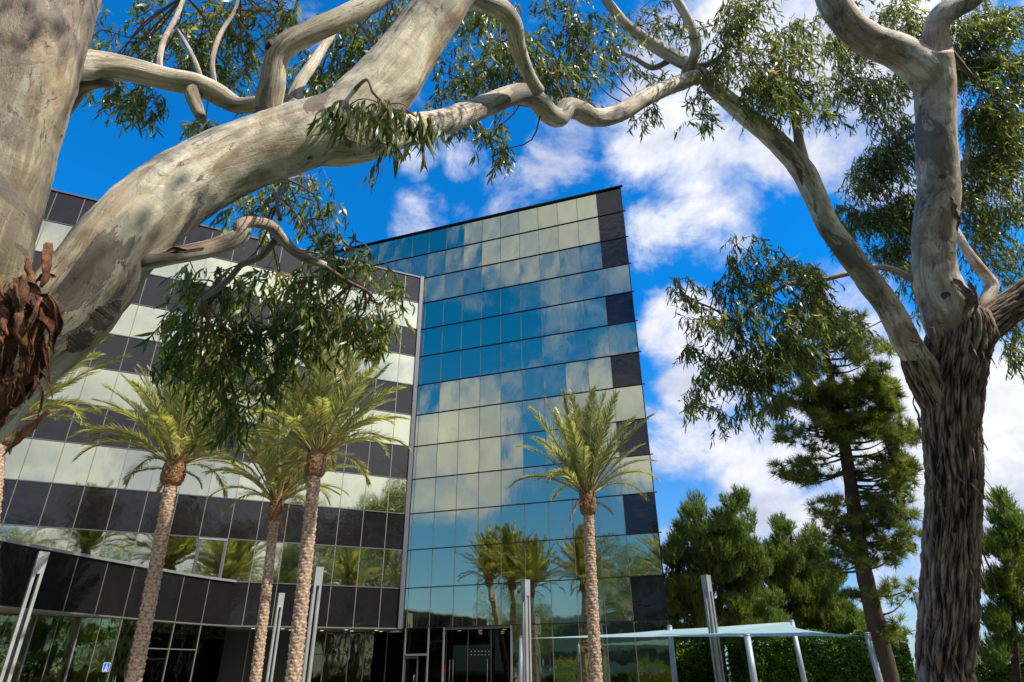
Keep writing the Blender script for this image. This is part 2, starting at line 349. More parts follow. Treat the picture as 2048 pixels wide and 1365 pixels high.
def npmesh(name, V, F, smooth=False, uv=None, mi=None, att=None):
    """V (n,3); F (m,k) quads or tris"""
    V = np.asarray(V, dtype=np.float32); F = np.asarray(F, dtype=np.int32); me = bpy.data.meshes.new(name)
    me.vertices.add(len(V)); me.vertices.foreach_set('co', V.ravel())
    k = F.shape[1]; me.loops.add(F.size); me.loops.foreach_set('vertex_index', F.ravel())
    me.polygons.add(len(F)); me.polygons.foreach_set('loop_start', np.arange(len(F), dtype=np.int32) * k)
    if smooth: me.polygons.foreach_set('use_smooth', np.ones(len(F), dtype=bool))
    if mi is not None: me.polygons.foreach_set('material_index', np.asarray(mi, dtype=np.int32))
    if uv is not None:
        ul = me.uv_layers.new(name='UVMap'); ul.data.foreach_set('uv', np.asarray(uv, dtype=np.float32)[F.ravel()].ravel())
    if att is not None:
        a_ = me.attributes.new('scar', 'FLOAT', 'POINT'); a_.data.foreach_set('value', np.asarray(att, dtype=np.float32))
    me.update(calc_edges=True); return me

def spline(P, step):
    """Catmull-Rom through rows of P (any number of columns, first three xyz)"""
    P = np.asarray(P, float); out = []
    Q = np.vstack([2 * P[0] - P[1], P, 2 * P[-1] - P[-2]])
    for i in range(1, len(Q) - 2):
        L = np.linalg.norm(Q[i + 1][:3] - Q[i][:3]); n = max(2, int(L / step))
        for j in range(n):
            u = j / n
            out.append(0.5 * ((2 * Q[i]) + (-Q[i - 1] + Q[i + 1]) * u + (2 * Q[i - 1] - 5 * Q[i] + 4 * Q[i + 1] - Q[i + 2]) * u * u + (-Q[i - 1] + 3 * Q[i] - 3 * Q[i + 1] + Q[i + 2]) * u ** 3))
    out.append(P[-1]); return np.array(out)
def tube(P, Rr, ns=12, disp=None, uvs=1.0, seam=False):
    """returns V,F,UV of a tapered tube along P"""
    P = np.asarray(P, float); n = len(P); T = np.gradient(P, axis=0); T /= np.linalg.norm(T, axis=1)[:, None] + 1e-12
    a = np.array([0, 0, 1.0]) if abs(T[0][2]) < 0.9 else np.array([1.0, 0, 0])
    N = np.cross(T[0], a)
    if seam: N = P[0] - E0; N = N - np.dot(N, T[0]) * T[0]
    N /= np.linalg.norm(N); V = []; UV = []; L = 0
    for i in range(n):
        if i: L += np.linalg.norm(P[i] - P[i - 1])
        N = N - np.dot(N, T[i]) * T[i]; N /= np.linalg.norm(N); B = np.cross(T[i], N)
        for j in range(ns + 1):
            th = 2 * math.pi * (j % ns) / ns; dr = math.cos(th) * N + math.sin(th) * B
            r = Rr[i]
            if disp: r = r * disp(P[i] + dr * r, th, L, r)
            V.append(P[i] + dr * r); UV.append((j / ns, L * uvs))
    F = [[i * (ns + 1) + j, i * (ns + 1) + j + 1, (i + 1) * (ns + 1) + j + 1, (i + 1) * (ns + 1) + j] for i in range(n - 1) for j in range(ns)]
    return V, F, UV
def add_tube(mb, P, Rr, ns=12, disp=None, cap=True, mi=0):
    V, F, UV = tube(P, Rr, ns, disp, 1.0, disp is not None)
    if cap:
        k = len(V); V = V + [P[0], P[-1]]; UV = UV + [(0.5, 0), (0.5, 0)]; m = (len(P) - 1) * (ns + 1)
        F = F + [[k, j + 1, j] for j in range(ns)] + [[k + 1, m + j, m + j + 1] for j in range(ns)]
    mb.add(V, F, UV, mi)

# ------------------------------------------------------------------ ground
g = MB(); g.add([(-900, -900, 0), (900, -900, 0), (900, 900, 0), (-900, 900, 0)], [[0, 1, 2, 3]]); tag(link('ground', g.mesh('ground'), M_lawn), kind='structure')
g = MB(); g.add([(-16, 6, .004), (16, 6, .004), (22, 34, .004), (-22, 34, .004)], [[0, 1, 2, 3]]); tag(link('plaza', g.mesh('plaza'), M_pave), kind='structure')
g = MB(); g.add([(-60, -13, .004), (60, -13, .004), (60, -6, .004), (-60, -6, .004)], [[0, 1, 2, 3]]); tag(link('road', g.mesh('road'), simple('asphalt', (.05, .05, .05), .9)), kind='structure')

# ------------------------------------------------------------------ office buildings
TAZ, TX, TY, CW, H0 = -1.2414003, 5.641645, 33.307684, 1.3401645, 2.0137887 + EYE
EC, CC, WAZ = -1.2105359, 9.219187, 1.1180898
D2 = np.array([math.sin(TAZ), math.cos(TAZ)]); N2 = np.array([-D2[1], D2[0]]); N2 = N2 if N2[1] < 0 else -N2
P0 = np.array([TX, TY]); CORNER = P0 + D2 * CW * CC
G2 = np.array([-math.sin(WAZ), -math.cos(WAZ)]); M2 = np.array([-G2[1], G2[0]]); M2 = M2 if M2[1] < 0 else -M2
def TP(c, z, off=0.0): q = P0 + D2 * CW * c + N2 * off; return np.array([q[0], q[1], z])
def WP(s, z, off=0.0): q = CORNER + G2 * s + M2 * off; return np.array([q[0], q[1], z])
def inframe(p):
    v = np.asarray(p) - E0; y = np.dot(v, AF)
    if y <= 0: return False
    x = F_PX * np.dot(v, cx) / y; z = F_PX * np.dot(v, cu) / y
    return abs(x) < 1060 and abs(z) < 720
def pane(a, b, c, d, nrm, amp, n=6):
    """gently pillowed sheet between corners a b c d (bl, br, tr, tl)"""
    V = []; UV = []; F = []
    jx, jy = random.uniform(-.25, .25), random.uniform(-.25, .25)
    tilt = random.gauss(0, 0.0005), random.gauss(0, 0.0005)
    for i in range(n + 1):
        for j in range(n + 1):
            u, v = j / n, i / n
            p = (a * (1 - u) + b * u) * (1 - v) + (d * (1 - u) + c * u) * v
            uu, vv = 2 * u - 1, 2 * v - 1
            k = (1 - uu ** 2) * (1 - vv ** 2) * (1 + jx * uu + jy * vv)
            p = p + nrm * (-amp * k + tilt[0] * uu + tilt[1] * vv)
            V.append(p); UV.append((u, v))
    for i in range(n):
        for j in range(n): F.append([i * (n + 1) + j, i * (n + 1) + j + 1, (i + 1) * (n + 1) + j + 1, (i + 1) * (n + 1) + j])
    return V, F, UV
def lay(parent, name, cells, mt, nrm3):
    """cells: list of (a,b,c,d,amp). The hundred that show largest become parts, the rest one part."""
    order = sorted(cells, key=lambda q: (not inframe((q[0] + q[2]) / 2), np.linalg.norm((q[0] + q[2]) / 2 - E0)))
    rest = MB(); nr = 0
    for i, (a, b, c, d, amp) in enumerate(order):
        V, F, UV = pane(a, b, c, d, nrm3, amp)
        if i < 100 - (1 if len(order) > 100 else 0):
            m = MB(); m.add(V, F, UV); link(name, m.mesh(name, True), mt, parent)
        else: rest.add(V, F, UV); nr += 1
    if nr: tag(link(name, rest.mesh(name, True), mt, parent), kind='stuff')
def bar3(mb, p, q, up, out, wu, wo, back=0.0):
    """bar from p to q, wu wide along up, from -back to wo along out"""
    p, q, up, out = map(np.asarray, (p, q, up, out)); 
    a, b = -up * wu / 2 - out * back, up * wu / 2 - out * back
    P = [p + a, q + a, q + a + out * (wo + back), p + a + out * (wo + back), p + b, q + b, q + b + out * (wo + back), p + b + out * (wo + back)]
    mb.hexa(P)
Z3 = np.array([0, 0, 1.0]); N3 = np.array([*N2, 0]); M3 = np.array([*M2, 0]); D3 = np.array([*D2, 0]); G3 = np.array([*G2, 0])

tower = thing('office_tower', 'tall mirrored glass office tower with a sharp right edge, reflecting clouds and palms', 'office building')
glass, spans = [], []
for row in range(13):
    z0, z1 = H0 + 2 * row, H0 + 2 * row + 2
    cmax = 26 if row >= 11 else 9
    dark_end = row >= 10 or row % 2 == 0
    (spans if dark_end else glass).append((TP(0, z0), TP(EC, z0), TP(EC, z1), TP(0, z1), .001 if dark_end else random.uniform(.001, .005)))
    ra = {12: .007, 11: .009, 10: .008, 6: .006, 4: .007}.get(row, .0012)
    for c in range(cmax): glass.append((TP(c + 1, z0), TP(c, z0), TP(c, z1), TP(c + 1, z1), random.uniform(.8, 1.15) * ra))
    if row < 11: glass.append((TP(CC, z0), TP(9, z0), TP(9, z1), TP(CC, z1), 0.0))
lay(tower, 'window', glass, M_tglass, N3); lay(tower, 'spandrel_panel', spans, M_span, N3)
for row in range(14):
    m = MB(); far = 26 if row >= 11 else CC
    bar3(m, TP(EC, H0 + 2 * row) - D3 * .16, TP(far, H0 + 2 * row), Z3, N3, .042 if row < 13 else .08, .055 if row < 13 else .14, .02)
    link('transom', m.mesh('transom'), M_trans, tower)
for c in [0] + list(range(1, 26)):
    m = MB(); zb = H0 if c <= 9 else H0 + 22
    bar3(m, TP(c, zb), TP(c, H0 + 26), D3, N3, .026, .016, .01); link('mullion', m.mesh('mullion'), M_mull, tower)
m = MB(); bar3(m, TP(EC, H0), TP(EC, H0 + 26), D3, N3, .05, .03, .05); link('edge_trim', m.mesh('edge_trim'), M_trans, tower)
rb = TP(EC, 0, -.04)[:2]; side = np.array([math.sin(R(7)), math.cos(R(7))])
poly = [rb, rb + side * 16, rb + side * 16 + D2 * 36, TP(26, 0, -.04)[:2]]
m = MB(); m.prism([tuple(q) for q in poly], H0 + .002, H0 + 25.99); link('building_core', m.mesh('building_core'), M_span, tower)
# ground storey of the tower
gl = []
for c in [EC + 1.21 * 0] : gl.append((TP(0, 0), TP(EC, 0), TP(EC, H0), TP(0, H0), .004))
for c in range(0, 4): gl.append((TP(c + 1, 0), TP(c, 0), TP(c, H0), TP(c + 1, H0), random.uniform(.004, .010)))
gl.append((TP(4.6, 0), TP(4, 0), TP(4, H0), TP(4.6, H0), .004))
for (a, b, c, d, amp) in gl:
    V, F, UV = pane(a, b, c, d, N3, amp); m = MB(); m.add(V, F, UV); link('storefront_window', m.mesh('storefront_window', True), M_gglass, tower)
for (c1, c0) in [(8, 7.35), (9, 8), (CC + .1, 9)]:
    V, F, UV = pane(TP(c1, 0), TP(c0, 0), TP(c0, H0), TP(c1, H0), N3, .003); m = MB(); m.add(V, F, UV); link('storefront_window', m.mesh('storefront_window', True), M_lglass if c0 == 7.35 else M_entry, tower)
for c in [0, 1, 2, 3, 4, 4.6, 7.35, 8, 9, EC]:
    m = MB(); wd = .035 if c < 4.3 else .07
    bar3(m, TP(c, 0), TP(c, H0), D3, N3, wd, .03 if c < 4.3 else .06, .02); link('mullion', m.mesh('mullion'), M_mull if c < 4.3 else M_silver, tower)
# lobby volume seen through the entrance
m = MB(); m.prism([tuple(TP(4.55, 0, -.03)[:2]), tuple(TP(4.55, 0, -7)[:2]), tuple(TP(9.2, 0, -7)[:2]), tuple(TP(9.2, 0, -.03)[:2])][::-1], H0 - .12, H0 - .02); link('lobby_ceiling', m.mesh('lobby_ceiling'), M_soffit, tower)
m = MB()
for (a, b) in [((4.55, -.03), (4.55, -7)), ((4.55, -7), (9.2, -7)), ((9.2, -7), (9.2, -.03))]:
    A, B = TP(a[0], 0, a[1]), TP(b[0], 0, b[1]); up = np.array([0, 0, H0 - .12]); m.add([A, B, B + up, A + up], [[0, 1, 2, 3]])
link('lobby_wall', m.mesh('lobby_wall'), M_dark, tower)
for (c, o_) in [(5.2, -1.2), (6.2, -1.2), (7.1, -1.2), (5.7, -2.8), (6.7, -2.8), (8.4, -1.3), (8.4, -3.0), (5.2, -4.6), (6.2, -4.6), (7.2, -4.6)]:
    m = MB(); q = TP(c, H0 - .125, o_); m.prism([(q[0] + .10 * math.cos(a), q[1] + .10 * math.sin(a)) for a in np.linspace(0, 2 * math.pi, 13)[:-1]], H0 - .135, H0 - .122)
    link('downlight', m.mesh('downlight'), M_light, tower)
for c1, c0 in [(7.35, 6.45), (6.45, 5.5), (5.5, 4.6)]:
    V, F, UV = pane(TP(c1, 0, -.35), TP(c0, 0, -.35), TP(c0, H0 - .12, -.35), TP(c1, H0 - .12, -.35), N3, .001, 2); m = MB(); m.add(V, F, UV)
    dr = link('entrance_door', m.mesh('entrance_door'), M_entry, tower)
    m = MB(); bar3(m, TP(c1, 0, -.35), TP(c1, H0 - .12, -.35), D3, N3, .03, .02, .02); link('door_frame', m.mesh('door_frame'), M_mull, dr)
    if c1 == 7.35 or c1 == 6.45:
        for cc in ((7.16, 7.02) if c1 == 7.35 else (5.62,)):
            m = MB(); add_tube(m, [TP(cc, .9, -.25), TP(cc, 2.1, -.25)], [.025, .025], 10); link('door_handle', m.mesh('door_handle', True), M_silver, dr)
for q_ in range(14):
    px_, py_ = 936 + (q_ % 7) * 7, 1303 + (q_ // 7) * 7; v = ray(px_, py_); k_ = np.dot(TP(0, 0, -5.5)[:2], N2) / np.dot(v[:2], N2); c_ = E0 + v * k_
    m = MB(); add_tube(m, [c_ - N3 * .02, c_ + N3 * .02], [.022, .022], 8); link('track_light', m.mesh('track_light'), M_light, tower)
# framed door left of the entrance
m = MB()
bar3(m, TP(8.0, 2.35), TP(9.0, 2.35), Z3, N3, .10, .07, .02); link('door_header', m.mesh('door_header'), M_silver, tower)
m = MB()
bar3(m, TP(8.42, 0), TP(8.42, 2.30), D3, N3, .07, .05, .02); bar3(m, TP(8.95, 0), TP(8.95, 2.30), D3, N3, .05, .05, .02); bar3(m, TP(8.455, 2.22), TP(8.925, 2.22), Z3, N3, .06, .045, .02)
dfr = link('door_frame', m.mesh('door_frame'), M_cover, tower)
m = MB(); add_tube(m, [TP(8.52, 1.0, .08), TP(8.52, 1.35, .10), TP(8.52, 1.42, .04)], [.02, .02, .02], 8); link('door_handle', m.mesh('door_handle', True), M_silver, dfr)

wing = thing('office_wing', 'long office wing striped with charcoal bands and pale mirrored windows, left of the tower', 'office building')
ss = [0.22] + [1.245 + CW * i for i in range(20)]
wglass, wspan = [], []
for row in range(11):
    z0, z1 = H0 + 2 * row, H0 + 2 * row + 2
    for a, b in zip(ss[:-1], ss[1:]):
        if row == 0 and a > 8.6: continue
        cell = (WP(b, z0), WP(a, z0), WP(a, z1), WP(b, z1))
        (wspan if row % 2 == 0 else wglass).append((*cell, random.uniform(.4, 1.2) * (.003 if row % 2 == 0 else .005) * random.choice((1, 1, -.5))))
lay(wing, 'window', wglass, M_wglass, M3); lay(wing, 'spandrel_panel', wspan, M_span, M3)
for row in range(12):
    m = MB(); bar3(m, WP(.22, H0 + 2 * row), WP(ss[-1] if row else 8.6, H0 + 2 * row), Z3, M3, .05 if row < 11 else .10, .04 if row < 11 else .08, .02)
    link('transom', m.mesh('transom'), M_cover if row else M_mull, wing)
for s_ in ss[1:]:
    m = MB(); bar3(m, WP(s_, H0 if s_ < 8.7 else H0 + 2), WP(s_, H0 + 22), G3, M3, .035, .02, .01); link('mullion', m.mesh('mullion'), M_mull, wing)
m = MB(); bar3(m, WP(.10, H0 - .02), WP(.10, H0 + 22.08), G3, M3, .24, .12, .15); link('corner_cover', m.mesh('corner_cover'), M_cover, wing)
m = MB()   # the one openable sash in the lowest window strip
for sa in (9.285 + .08, 10.625 - .08): bar3(m, WP(sa, H0 + 2.03), WP(sa, H0 + 3.89), G3, M3, .12, .06, -.021)
bar3(m, WP(9.3, H0 + 2.06), WP(10.61, H0 + 2.06), Z3, M3, .05, .058, -.021)
sash = link('window_sash', m.mesh('window_sash'), M_cover, wing)
m = MB(); bar3(m, WP(9.3, H0 + 3.93), WP(10.61, H0 + 3.93), Z3, M3, .08, .09, -.061); link('sash_rail', m.mesh('sash_rail'), M_silver, sash)
m = MB(); wpoly = [WP(.05, 0, -.04)[:2], WP(ss[-1], 0, -.04)[:2], WP(ss[-1], 0, -14)[:2], WP(-4, 0, -14)[:2]]
m.prism([tuple(q) for q in wpoly], H0 + .01, H0 + 21.99); link('building_core', m.mesh('building_core'), M_span, wing)
# recessed ground storey below the wing, soffit and downlights
m = MB(); m.prism([tuple(WP(-.02, 0, -.02)[:2]), tuple(WP(9.5, 0, -.02)[:2]), tuple(WP(9.5, 0, -4)[:2]), tuple(WP(-.02, 0, -4)[:2])], H0 - .05, H0 - .005); link('soffit', m.mesh('soffit'), M_soffit, wing)
REC = -2.6
xs = [-3.0, -1.5, 0.0, 1.25, 2.1, 3.4, 4.7, 6.0, 7.3, 8.6, 9.5]
for a, b in zip(xs[:-1], xs[1:]):
    V, F, UV = pane(WP(b, 0, REC), WP(a, 0, REC), WP(a, H0 - .05, REC), WP(b, H0 - .05, REC), M3, .004); m = MB(); m.add(V, F, UV)
    pn_ = link('lobby_window', m.mesh('lobby_window', True), M_lglass if a < 4 else M_dark, wing)
    m = MB(); bar3(m, WP(b, 0, REC), WP(b, H0 - .05, REC), G3, M3, .05, .05, .02); link('window_frame', m.mesh('window_frame'), M_silver if a < 4.5 else M_mull, pn_)
m = MB(); bar3(m, WP(2.1, 2.45, REC), WP(4.7, 2.45, REC), Z3, M3, .06, .06, .02); link('transom', m.mesh('transom'), M_cover, wing)
for s_ in (1.0, 2.6, 4.2, 5.8, 7.2):
    for o_ in (-.7, -1.8):
        m = MB(); q = WP(s_ + (o_ + 1) * .5, 0, o_); m.prism([(q[0] + .09 * math.cos(a), q[1] + .09 * math.sin(a)) for a in np.linspace(0, 2 * math.pi, 13)[:-1]], H0 - .065, H0 - .048)
        link('downlight', m.mesh('downlight'), M_light, wing)

# curving lobby in front of the wing
lobby = thing('curved_lobby', 'low black glass lobby curving forward from the striped wing at lower left', 'lobby')
LP = np.array([(-13.73, 33.42), (-14.42, 32.1), (-14.95, 30.65), (-15.34, 29.15), (-15.66, 27.75), (-16.0, 26.4), (-16.36, 25.05), (-16.72, 23.5), (-17.0, 21.9), (-17.2, 20.2), (-17.35, 18.5), (-17.45, 16.8)])
HT, HB = H0 + 2, H0
def lp(i, z, off=0.0):
    T = LP[min(i + 1, len(LP) - 1)] - LP[max(i - 1, 0)]; T = T / np.linalg.norm(T); n = np.array([-T[1], T[0]]); n = n if n[0] > 0 else -n
    q = LP[i] + n * off; return np.array([q[0], q[1], z])
for i in range(len(LP) - 1):
    nn = np.cross(lp(i + 1, 0) - lp(i, 0), Z3); nn /= np.linalg.norm(nn); nn = nn if nn[0] > 0 else -nn
    V, F, UV = pane(lp(i + 1, HB), lp(i, HB), lp(i, HT), lp(i + 1, HT), nn, random.uniform(.002, .006)); m = MB(); m.add(V, F, UV); link('spandrel_panel', m.mesh('spandrel_panel', True), M_span, lobby)
    m = MB(); bar3(m, lp(i + 1, HB), lp(i + 1, HT), (lp(i, 0) - lp(i + 1, 0)) / 1.4, nn, .03, .02, .01); link('mullion', m.mesh('mullion'), M_mull, lobby)
    for nm, z, wz, wo_, mm in (('coping', HT, .10, .09, M_silver), ('transom', HB, .05, .04, M_mull)):
        m = MB(); bar3(m, lp(i, z), lp(i + 1, z), Z3, nn, wz, wo_, .05); link(nm, m.mesh(nm), mm, lobby)
    # ground floor glazing, set back more and more towards the near end
    rc = lambda k: -.02 - max(0, (k - 4)) * .55
    ga, gb = lp(i, 0, rc(i)), lp(i + 1, 0, rc(i + 1)); up = np.array([0, 0, HB - .06])
    V, F, UV = pane(gb, ga, ga + up, gb + up, nn, random.uniform(.003, .008)); m = MB(); m.add(V, F, UV); gw = link('lobby_window', m.mesh('lobby_window', True), M_lglass if i < 3 else M_sglass, lobby)
    m = MB(); bar3(m, gb, gb + up, (ga - gb) / np.linalg.norm(ga - gb), nn, .05, .05, .02)
    if i > 3: bar3(m, (ga + gb) / 2, (ga + gb) / 2 + up, (ga - gb) / np.linalg.norm(ga - gb), nn, .02, .02, .02)
    if i in (1, 2): bar3(m, ga + Z3 * 2.55, gb + Z3 * 2.55, Z3, nn, .04, .03, .02)
    link('window_frame', m.mesh('window_frame'), M_mull, gw)
m = MB(); rp = [tuple(lp(i, 0, -.03)[:2]) for i in range(len(LP))] + [(-27, 16.8), (-27, 26)]
m.prism(rp, HB + .01, HT - .02); link('roof', m.mesh('roof'), M_dark, lobby)
m = MB(); m.prism([tuple(lp(i, 0, -.01)[:2]) for i in range(len(LP))] + [(-24, 16.8), (-24, 26)], HB - .05, HB - .002); link('soffit', m.mesh('soffit'), simple('slatted soffit', (.22, .21, .15), .6), lobby)

# accessible entrance sign on the lobby glass
base = W(210, 1335, depth_of(lp(4, 2.0, .1)))
fa = np.array([lp(4, 0)[0] - lp(3, 0)[0], lp(4, 0)[1] - lp(3, 0)[1], 0]); fa /= np.linalg.norm(fa)
fn_ = np.array([-fa[1], fa[0], 0]); fn_ = fn_ if fn_[0] > 0 else -fn_
face_out = np.array([-base[0], -base[1], 0]); face_out /= np.linalg.norm(face_out)
# sign hangs parallel to glass; glass plane through lp(4)/lp(5)
tt = np.dot(lp(4, 0)[:2] - E0[:2], fn_[:2]) / np.dot(ray(210, 1335)[:2], fn_[:2]); sc = E0 + ray(210, 1335) * tt + fn_ * .05
def rrect(w, h, r, n=5):
    P = []
    for (sx, sy, a0) in ((1, 1, 0), (-1, 1, 90), (-1, -1, 180), (1, -1, 270)):
        for k in range(n + 1):
            a = R(a0 + 90 * k / n); P.append((sx * (w / 2 - r) + r * math.cos(a), sy * (h / 2 - r) + r * math.sin(a)))
    return P
def plate(mb, outline, o, ex, ez, en, th, z0=0.0, mi=0):
    n = len(outline); V = [o + ex * x + ez * y + en * z0 for x, y in outline] + [o + ex * x + ez * y + en * (z0 + th) for x, y in outline]
    mb.add(V, [list(range(n))[::-1], list(range(n, 2 * n))] + [[i, (i + 1) % n, n + (i + 1) % n, n + i] for i in range(n)], mi=mi)
sg = thing('accessibility_sign', 'small blue wheelchair access sign with white border on the lobby glass', 'sign', sc)
ex = -fa if np.dot(-fa, AX) > 0 else fa; SW, SH = .44, .52
m = MB(); plate(m, rrect(SW, SH, .05), sc, ex, Z3, fn_, .01); link('border', m.mesh('border'), M_white, sg, True)
m = MB(); plate(m, rrect(SW - .045, SH - .045, .04), sc, ex, Z3, fn_, .004, .0105); link('sign_face', m.mesh('sign_face'), M_blue, sg, True)
m = MB(); o0 = sc + fn_ * .0165
circ = lambda x, y, r, n=12: [(x + r * math.cos(a), y + r * math.sin(a)) for a in np.linspace(0, 2 * math.pi, n + 1)[:-1]]
plate(m, circ(-.01, .165, .022), o0, ex, Z3, fn_, .003)
def seg(x0, y0, x1, y1, w):
    L = math.hypot(x1 - x0, y1 - y0); a, b = -(y1 - y0) / L * w / 2, (x1 - x0) / L * w / 2
    plate(m, [(x0 + a, y0 + b), (x0 - a, y0 - b), (x1 - a, y1 - b), (x1 + a, y1 + b)], o0, ex, Z3, fn_, .003)
seg(-.01, .14, 0, .02, .028); seg(-.005, .085, .05, .085, .02); seg(0, .02, .065, .015, .026); seg(.06, .02, .09, -.06, .024)
for k in range(11):
    a0, a1 = R(110 + k * 22), R(110 + (k + 1) * 22); seg(-.005 + .075 * math.cos(a0), -.03 + .075 * math.sin(a0), -.005 + .075 * math.cos(a1), -.03 + .075 * math.sin(a1), .02)
seg(-.12, -.16, .10, -.16, .04)
link('wheelchair_symbol', m.mesh('wheelchair_symbol'), M_white, sg, True)

sg.scale = (.74, .74, .60)
# red and tan kiosk standing inside behind the glass
ko = TP(7.80, 0, -.5); kk = thing('kiosk', 'tan kiosk with red header banner inside the dark ground floor glass', 'kiosk', ko)
m = MB(); bar3(m, ko + D3 * .55 + Z3 * .75, ko - D3 * .55 + Z3 * .75, Z3, N3, 1.5, .3); link('kiosk_body', m.mesh('kiosk_body'), M_tan, kk, True)
m = MB(); bar3(m, ko + D3 * .62 + Z3 * 1.68, ko - D3 * .62 + Z3 * 1.68, Z3, N3, .34, .36); bn = link('header_banner', m.mesh('header_banner'), M_red, kk, True)
for r__ in (0, 1):
    m = MB()
    for q_ in range(8):
        a_ = ko + D3 * (.30 - q_ * .085) + Z3 * (1.74 - .11 * r__); bar3(m, a_ - Z3 * .035, a_ + Z3 * random.uniform(.0, .035), D3, N3, random.uniform(.03, .055), .368)
    link('worn_lettering', m.mesh('worn_lettering'), M_orange, bn, False)

# ------------------------------------------------------------------ lamp columns
def make_lamp():
    r_ = thing('lamp_column', '', 'lamp column')
    H, w = 4.9, .265
    m = MB(); m.box(-w / 2, w / 2, -w / 2, w / 2, H - .62, H); link('lamp_head', m.mesh('lamp_head'), M_lamp, r_)
    for sx in (-1, 1):
        for sy in (-1, 1):
            m = MB(); a = w / 2 - .002; b = .052
            x0, x1 = sorted((sx * a, sx * b)); y0, y1 = sorted((sy * a, sy * b)); m.box(x0, x1, y0, y1, .1, H - .62); link('upright', m.mesh('upright'), M_lamp, r_)
    m = MB(); m.box(-.03, .03, -.03, .03, .1, H - 1.6); link('light_core', m.mesh('light_core'), M_dark, r_)
    m = MB(); m.box(-.2, .2, -.2, .2, 0, .1); link('base_plate', m.mesh('base_plate'), M_lamp, r_)
    return r_
LAMPS = [(88, 1105, 8, 'leftmost slotted metal lamp column, in front of the curved lobby'),
         (563, 1187, 12, 'slim slotted lamp column standing between two palm trunks'),
         (639, 1135, 10, 'slotted lamp column just right of the palm nearest the middle of the striped wing'),
         (1051, 1160, 38, 'slotted lamp column in front of the glass tower, left of the lone palm'),
         (1411, 1151, 52, 'slotted lamp column standing before the pale blue shade sail'),
         (1832, 1185, 20, 'slotted lamp column mostly hidden behind the rough gum trunk')]
proto = make_lamp()
for i, (px, py, rz, lab) in enumerate(LAMPS):
    o = proto if i == 0 else copy_tree(proto)
    v = ray(px, py); q = E0 + v * ((4.9 - EYE) / v[2]); o.location = (q[0], q[1], 0); o.rotation_euler = (0, 0, -math.atan2(q[0], q[1]) + R(rz))
    tag(o, lab, 'lamp column', 'slotted metal lamp columns')

# ------------------------------------------------------------------ shade sail
def grd(px, py, h): v = ray(px, py); return E0 + v * ((h - EYE) / v[2])
SP = [dict(t=(1044, 1275), y=30.0, lab='thin pole at the far left corner of the shade sail'), dict(t=(1339, 1254), y=29.0, lab='steel pole under the sail near the tower edge'),
      dict(t=(1583, 1243), y=31.0, lab='steel pole carrying the peak of the shade sail'), dict(t=(1734, 1268), y=26.0, lab='steel pole at the right corner of the shade sail'),
      dict(t=(1494, 1272), y=24.0, lab='steel pole at the front edge of the shade sail')]
tops = []
for s_ in SP:
    v = ray(*s_['t']); q = E0 + v * (s_['y'] / v[1]); tops.append(q)
    m = MB(); r_ = .11
    lean = np.array([(q[0] - 8) * .02, 0, 0])
    add_tube(m, [np.array([q[0] + lean[0], q[1], 0]), q + Z3 * .0], [r_, r_], 20)
    o = thing('sail_pole', s_['lab'], 'pole', (q[0] + lean[0], q[1], 0), 0, 'poles of the shade sail'); link('shaft', m.mesh('shaft', True), M_pole, o, True)
    m = MB(); add_tube(m, [q, q + Z3 * .05], [.12, .09], 16); cp = link('cap', m.mesh('cap', True), M_pole, o, True)
ring = [tops[0] + Z3 * -.05, tops[4] + Z3 * -.02, tops[3] + Z3 * -.08, tops[2] + Z3 * -.02, tops[1] + Z3 * -.1]
cen = sum(ring) / 5 + Z3 * -.02; V = []; F = []; ne, nr = 14, 14; tot = 5 * ne
bd = []
for i in range(5):
    a, b = ring[i], ring[(i + 1) % 5]
    a_, b_ = a + (cen - a) * .02, b + (cen - b) * .02
    for j in range(ne):
        u = j / ne; p = a_ * (1 - u) + b_ * u; bd.append(p + (cen - p) * .22 * 4 * u * (1 - u) * np.array([1, 1, .55]))
for k in range(nr + 1):
    w_ = k / nr
    for p in bd: V.append(cen + (p - cen) * w_ - Z3 * .12 * 0 + Z3 * (0.25 * (w_ ** 2.2 - w_) * (p[2] - cen[2])))
for k in range(nr):
    for j in range(tot): F.append([k * tot + j, k * tot + (j + 1) % tot, (k + 1) * tot + (j + 1) % tot, (k + 1) * tot + j])
m = MB(); m.add(V, F); sl_ = thing('shade_sail', 'pale blue fabric shade sail stretched between steel poles', 'shade sail', tuple(cen))
link('sail_cloth', m.mesh('sail_cloth', True), M_sail, sl_, True)
for i in range(5):
    m = MB(); add_tube(m, [ring[i] + (cen - ring[i]) * .02, [tops[0], tops[4], tops[3], tops[2], tops[1]][i] - Z3 * .03], [.012, .012], 6); link('corner_cable', m.mesh('corner_cable'), M_pole, sl_, True)

